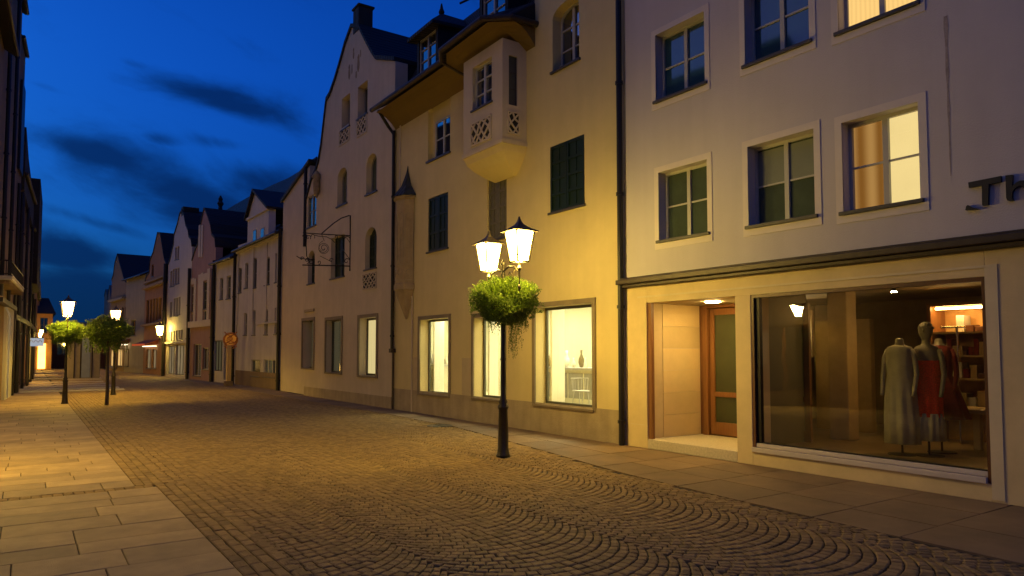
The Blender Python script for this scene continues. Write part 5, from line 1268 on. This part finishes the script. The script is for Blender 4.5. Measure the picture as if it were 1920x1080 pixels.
def tendrils(m, c, n, r, l0, l1, seed, lf=.016, bias=0):
    rnd = random.Random(seed); c = Vector(c)
    for _ in range(n):
        t = rnd.uniform(0, 2*math.pi); p = c+Vector((math.cos(t)*r*rnd.uniform(.3, 1), math.sin(t)*r*rnd.uniform(.3, 1), 0)); L = rnd.uniform(l0, l1)
        k = 0.0
        while k < L:
            p = p+Vector((rnd.uniform(-.012, .012), rnd.uniform(-.012, .012), -.016)); k += .016
            for q in range(2):
                a = Vector((rnd.gauss(0, 1), rnd.gauss(0, 1), rnd.gauss(0, 1))).normalized(); b = a.cross(Vector((0, 0, 1))).normalized()
                m.add([p, p+a*lf+b*lf*.5, p+a*lf*2, p+a*lf-b*lf*.5], [(0, 1, 2, 3)])
def basket(x, y, label, seed=1, zc=2.51, r=.60):
    root = empty('hanging_plant', (x, y, 2.1), label, 'hanging plant', 'flower baskets round the lamp posts')
    m = MB(); m.lathe((x, y, zc-.24), [(.07, 0), (.20, .05), (.26, .15), (.28, .2), (.05, .2)], 18); m.build('basket', SOIL, root)
    m = MB(); leaves(m, (x, y, zc+.02), r*1.0, r*1.0,   .44, 30000, .0165, seed, shape=lambda u: u.z > -.95, up=.3)
    # fine shoots standing out of the top
    rnd = random.Random(seed+5)
    for _ in range(700):
        t = rnd.uniform(0, 2*math.pi); q = math.sqrt(rnd.random()); p = Vector((x+math.cos(t)*q*r*.9, y+math.sin(t)*q*r*.9, zc+.30*math.sqrt(max(0, 1-q*q*.9)))); L = rnd.uniform(.05, .14)
        d = Vector((math.cos(t)*q*.7+rnd.gauss(0, .2), math.sin(t)*q*.7+rnd.gauss(0, .2), .9)).normalized()
        e = d.cross(Vector((rnd.gauss(0, 1), rnd.gauss(0, 1), 0))).normalized()*.005
        m.add([p-e, p+e, p+d*L], [(0, 1, 2)])
        for h in (.4, .7, 1):
            w = e*2.4; c = p+d*L*h; m.add([c, c+w+d*.012, c+w*2, c+w-d*.01], [(0, 1, 2, 3)])
    tendrils(m, (x, y, zc-.22), 90, .42, .08, .30, seed+1, .013)
    tendrils(m, (x+.10, y-.16, zc-.25), 22, .13, .3, .66, seed+2, .014)
    m.build('foliage', LEAF, root)
    return root
bk = basket(6.48, 9.70, 'bushy green basket around the nearest lamp post with trailing tendrils')
b2 = copy_tree(bk); b2.location = Vector((1.10, 27.7, 2.1-.16)); b2.scale = (.98, .98, .95); b2['label'] = 'green basket around the lamp post on the left pavement'
b3 = copy_tree(bk); b3.location = Vector((2.92, 32.5, 2.1)); b3.rotation_euler.z = 1.3; b3['label'] = 'green basket around the farthest lamp post, behind the round tree'
def tree(x, y):
    root = empty('small_tree', (x, y, 0), 'small standard tree with a round light green crown on a thin trunk', 'tree')
    m = MB(); m.tube([(x, y, 0), (x+.01, y, .5), (x-.01, y+.01, 1.2), (x, y, 2.0), (x, y, 2.3)], .06, 8, .03)
    for k in range(9):
        t = k*2.4; m.tube([(x, y, 1.8+.04*k), (x+math.cos(t)*.3, y+math.sin(t)*.3, 2.2+.03*k), (x+math.cos(t)*.62, y+math.sin(t)*.62, 2.4+.05*k)], .016, 5, .005)
    m.build('trunk', mat('young_bark', (.07, .05, .03), .8, .3, 14, .5, 40), root)
    m = MB(); leaves(m, (x, y, 2.42), .76, .76, .50, 9000, .032, 9, up=.1); tendrils(m, (x, y, 2.1), 70, .7, .1, .45, 4, .03); m.build('crown', LEAFT, root)
tree(2.18, 26.2)

wl2 = empty('wall_lantern', (-1.5, 12.9, 2.2), 'bracket lantern on the brown rendered house at the near left', 'lamp')
lantern_parts(wl2, (-.98, 12.9, 2.95), 1.1*.66, glass=LAMPGL2, power=560)
MB().tube([(-1.49, 12.9, 2.3), (-1.3, 12.9, 2.25), (-1.05, 12.9, 2.35), (-.98, 12.9, 2.5)], .02, 8).build('bracket', LAMPIRON, wl2)
fill_lantern_end = empty('wall_lantern', (.80, 78.6, 2.6), 'added lantern on the low orange house front, lighting the far left street end', 'lamp')  # added lamp, brightens the end house wall
lantern_parts(fill_lantern_end, (1.12, 78.6, 3.5), .9, power=420)
MB().tube([(.77, 78.6, 2.9), (.95, 78.6, 2.85), (1.12, 78.6, 2.95), (1.12, 78.6, 3.1)], .025, 8).build('bracket', LAMPIRON, fill_lantern_end)
fill_lantern_row = empty('wall_lantern', (.28, 53.0, 2.6), 'added lantern brightening the glowing shop row on the left', 'lamp')  # added lamp, makes the left shop fronts glow
lantern_parts(fill_lantern_row, (.28+.42, 53.0, 2.75), .55, power=110)
MB().tube([(.30, 53.0, 2.4), (.5, 53.0, 2.35), (.70, 53.0, 2.4), (.70, 53.0, 2.5)], .02, 8).build('bracket', LAMPIRON, fill_lantern_row)
# ================================================================ LIGHT
w = bpy.data.worlds.new("World"); scene.world = w; w.use_nodes = True; nt = w.node_tree
for n in list(nt.nodes): nt.nodes.remove(n)
L = nt.links.new
out = N(nt, 'ShaderNodeOutputWorld'); bg = N(nt, 'ShaderNodeBackground'); L(bg.outputs[0], out.inputs[0])
sky = N(nt, 'ShaderNodeTexSky'); sky.sky_type = 'NISHITA'; sky.sun_disc = False
SUN_EL, SUN_ROT = R(6), R(-25)
sky.sun_elevation = SUN_EL; sky.sun_rotation = SUN_ROT; sky.ozone_density = 3
tint = N(nt, 'ShaderNodeMix', data_type='RGBA', blend_type='MULTIPLY'); tint.inputs[0].default_value = 1; tint.inputs[7].default_value = (.03, .37, 1.45, 1)
L(sky.outputs[0], tint.inputs[6])
tc = N(nt, 'ShaderNodeTexCoord'); sx = N(nt, 'ShaderNodeSeparateXYZ'); L(tc.outputs['Generated'], sx.inputs[0])
def M(op, a, b=None, c=None):
    n = N(nt, 'ShaderNodeMath', operation=op)
    for i, v in enumerate((a, b, c)):
        if v is None: continue
        if isinstance(v, (int, float)): n.inputs[i].default_value = v
        else: L(v, n.inputs[i])
    return n.outputs[0]
gz = N(nt, 'ShaderNodeMapRange'); gz.interpolation_type = 'SMOOTHSTEP'; gz.inputs[1].default_value = -.02; gz.inputs[2].default_value = .42; gz.inputs[3].default_value = .30; gz.inputs[4].default_value = 1.0; L(sx.outputs[2], gz.inputs[0])
yy = M('MAXIMUM', sx.outputs[1], .08)
u = M('DIVIDE', sx.outputs[0], yy); v = M('DIVIDE', sx.outputs[2], yy)
cx = N(nt, 'ShaderNodeCombineXYZ'); L(M('MULTIPLY', u, .9), cx.inputs[0]); L(M('MULTIPLY', M('ADD', v, M('MULTIPLY', u, .18)), 1.9), cx.inputs[1]); cx.inputs[2].default_value = 3.1
no = N(nt, 'ShaderNodeTexNoise'); no.inputs['Scale'].default_value = 6.5; no.inputs['Detail'].default_value = 9; no.inputs['Roughness'].default_value = .58; no.inputs['Distortion'].default_value = .35
L(cx.outputs[0], no.inputs['Vector'])
tot = None
for (px_, py_, hw, hh, rot, amp) in ((430, 195, 165, 36, 8, 1.0), (210, 300, 190, 34, 14, 1.1), (360, 375, 230, 62, 20, 1.2), (130, 475, 150, 42, 4, 1.1), (120, 560, 200, 75, 0, 1.25), (500, 345, 130, 48, -6, 1.0), (255, 122, 45, 14, 5, .5), (305, 262, 45, 14, 0, .6), (415, 268, 60, 14, 0, .6), (75, 160, 60, 10, 12, .45), (190, 420, 120, 12, 14, .6), (800, -60, 300, 60, 0, .5), (-300, 250, 300, 90, 10, .8), (1400, -700, 500, 120, 20, .8)):
    rr = ray(px_, py_); u0, v0 = rr.x/rr.y, rr.z/rr.y; e = ray(px_+hw, py_); f = ray(px_, py_-hh); au = abs(e.x/e.y-u0); av = abs(f.z/f.y-v0)
    ca, sa_ = math.cos(R(rot)), math.sin(R(rot)); du = M('SUBTRACT', u, u0); dv = M('SUBTRACT', v, v0)
    p1 = M('DIVIDE', M('SUBTRACT', M('MULTIPLY', du, ca), M('MULTIPLY', dv, sa_)), au); p2 = M('DIVIDE', M('ADD', M('MULTIPLY', du, sa_), M('MULTIPLY', dv, ca)), av)
    mk = M('MULTIPLY', M('EXPONENT', M('MULTIPLY', M('ADD', M('MULTIPLY', p1, p1), M('MULTIPLY', p2, p2)), -1.0)), amp)
    tot = mk if tot is None else M('MAXIMUM', tot, mk)
cl = N(nt, 'ShaderNodeMapRange'); cl.interpolation_type = 'SMOOTHSTEP'; cl.inputs[1].default_value = .56; cl.inputs[2].default_value = 1.04
L(M('ADD', M('MULTIPLY', tot, .50), M('MULTIPLY', no.outputs['Fac'], 1.0)), cl.inputs[0])
cmix = N(nt, 'ShaderNodeMix', data_type='RGBA'); cmix.inputs[7].default_value = (.001, .013, .075, 1)
CLK = 1
L(M('MULTIPLY', cl.outputs[0], .85), cmix.inputs[0])
sc = N(nt, 'ShaderNodeVectorMath', operation='SCALE'); L(M('MULTIPLY', gz.outputs[0], .118), sc.inputs['Scale']); L(tint.outputs[2], sc.inputs[0]); L(sc.outputs[0], cmix.inputs[6])
L(cmix.outputs[2], bg.inputs[0]); bg.inputs[1].default_value = 1.0
sun = bpy.data.lights.new('sun', 'SUN'); sun.energy = .13; sun.angle = R(75); sun.color = (1, .84, .68)
so = bpy.data.objects.new('sun', sun); col.objects.link(so); d = Vector((-.75, .15, .62)); so.rotation_euler = d.to_track_quat('Z', 'Y').to_euler(); so.location = (0, 0, 30)

cam = bpy.data.cameras.new('camera'); co = bpy.data.objects.new('camera', cam); col.objects.link(co); scene.camera = co
cam.sensor_width = 36; cam.lens = 36*FPX/1920; cam.shift_y = SH/1920; cam.clip_end = 1500; cam.clip_start = .05
co.location = (0, 0, EYE); co.rotation_euler = (math.pi/2+PITCH, 0, -YAW)
scene.view_settings.view_transform = 'Standard'; scene.view_settings.look = 'None'; scene.view_settings.exposure = 0; scene.view_settings.gamma = 1
scene.render.engine = 'CYCLES'; scene.cycles.use_denoising = True; scene.cycles.max_bounces = 8; scene.cycles.transparent_max_bounces = 12
scene.cycles.sample_clamp_indirect = 6; scene.cycles.caustics_reflective = False; scene.cycles.caustics_refractive = False
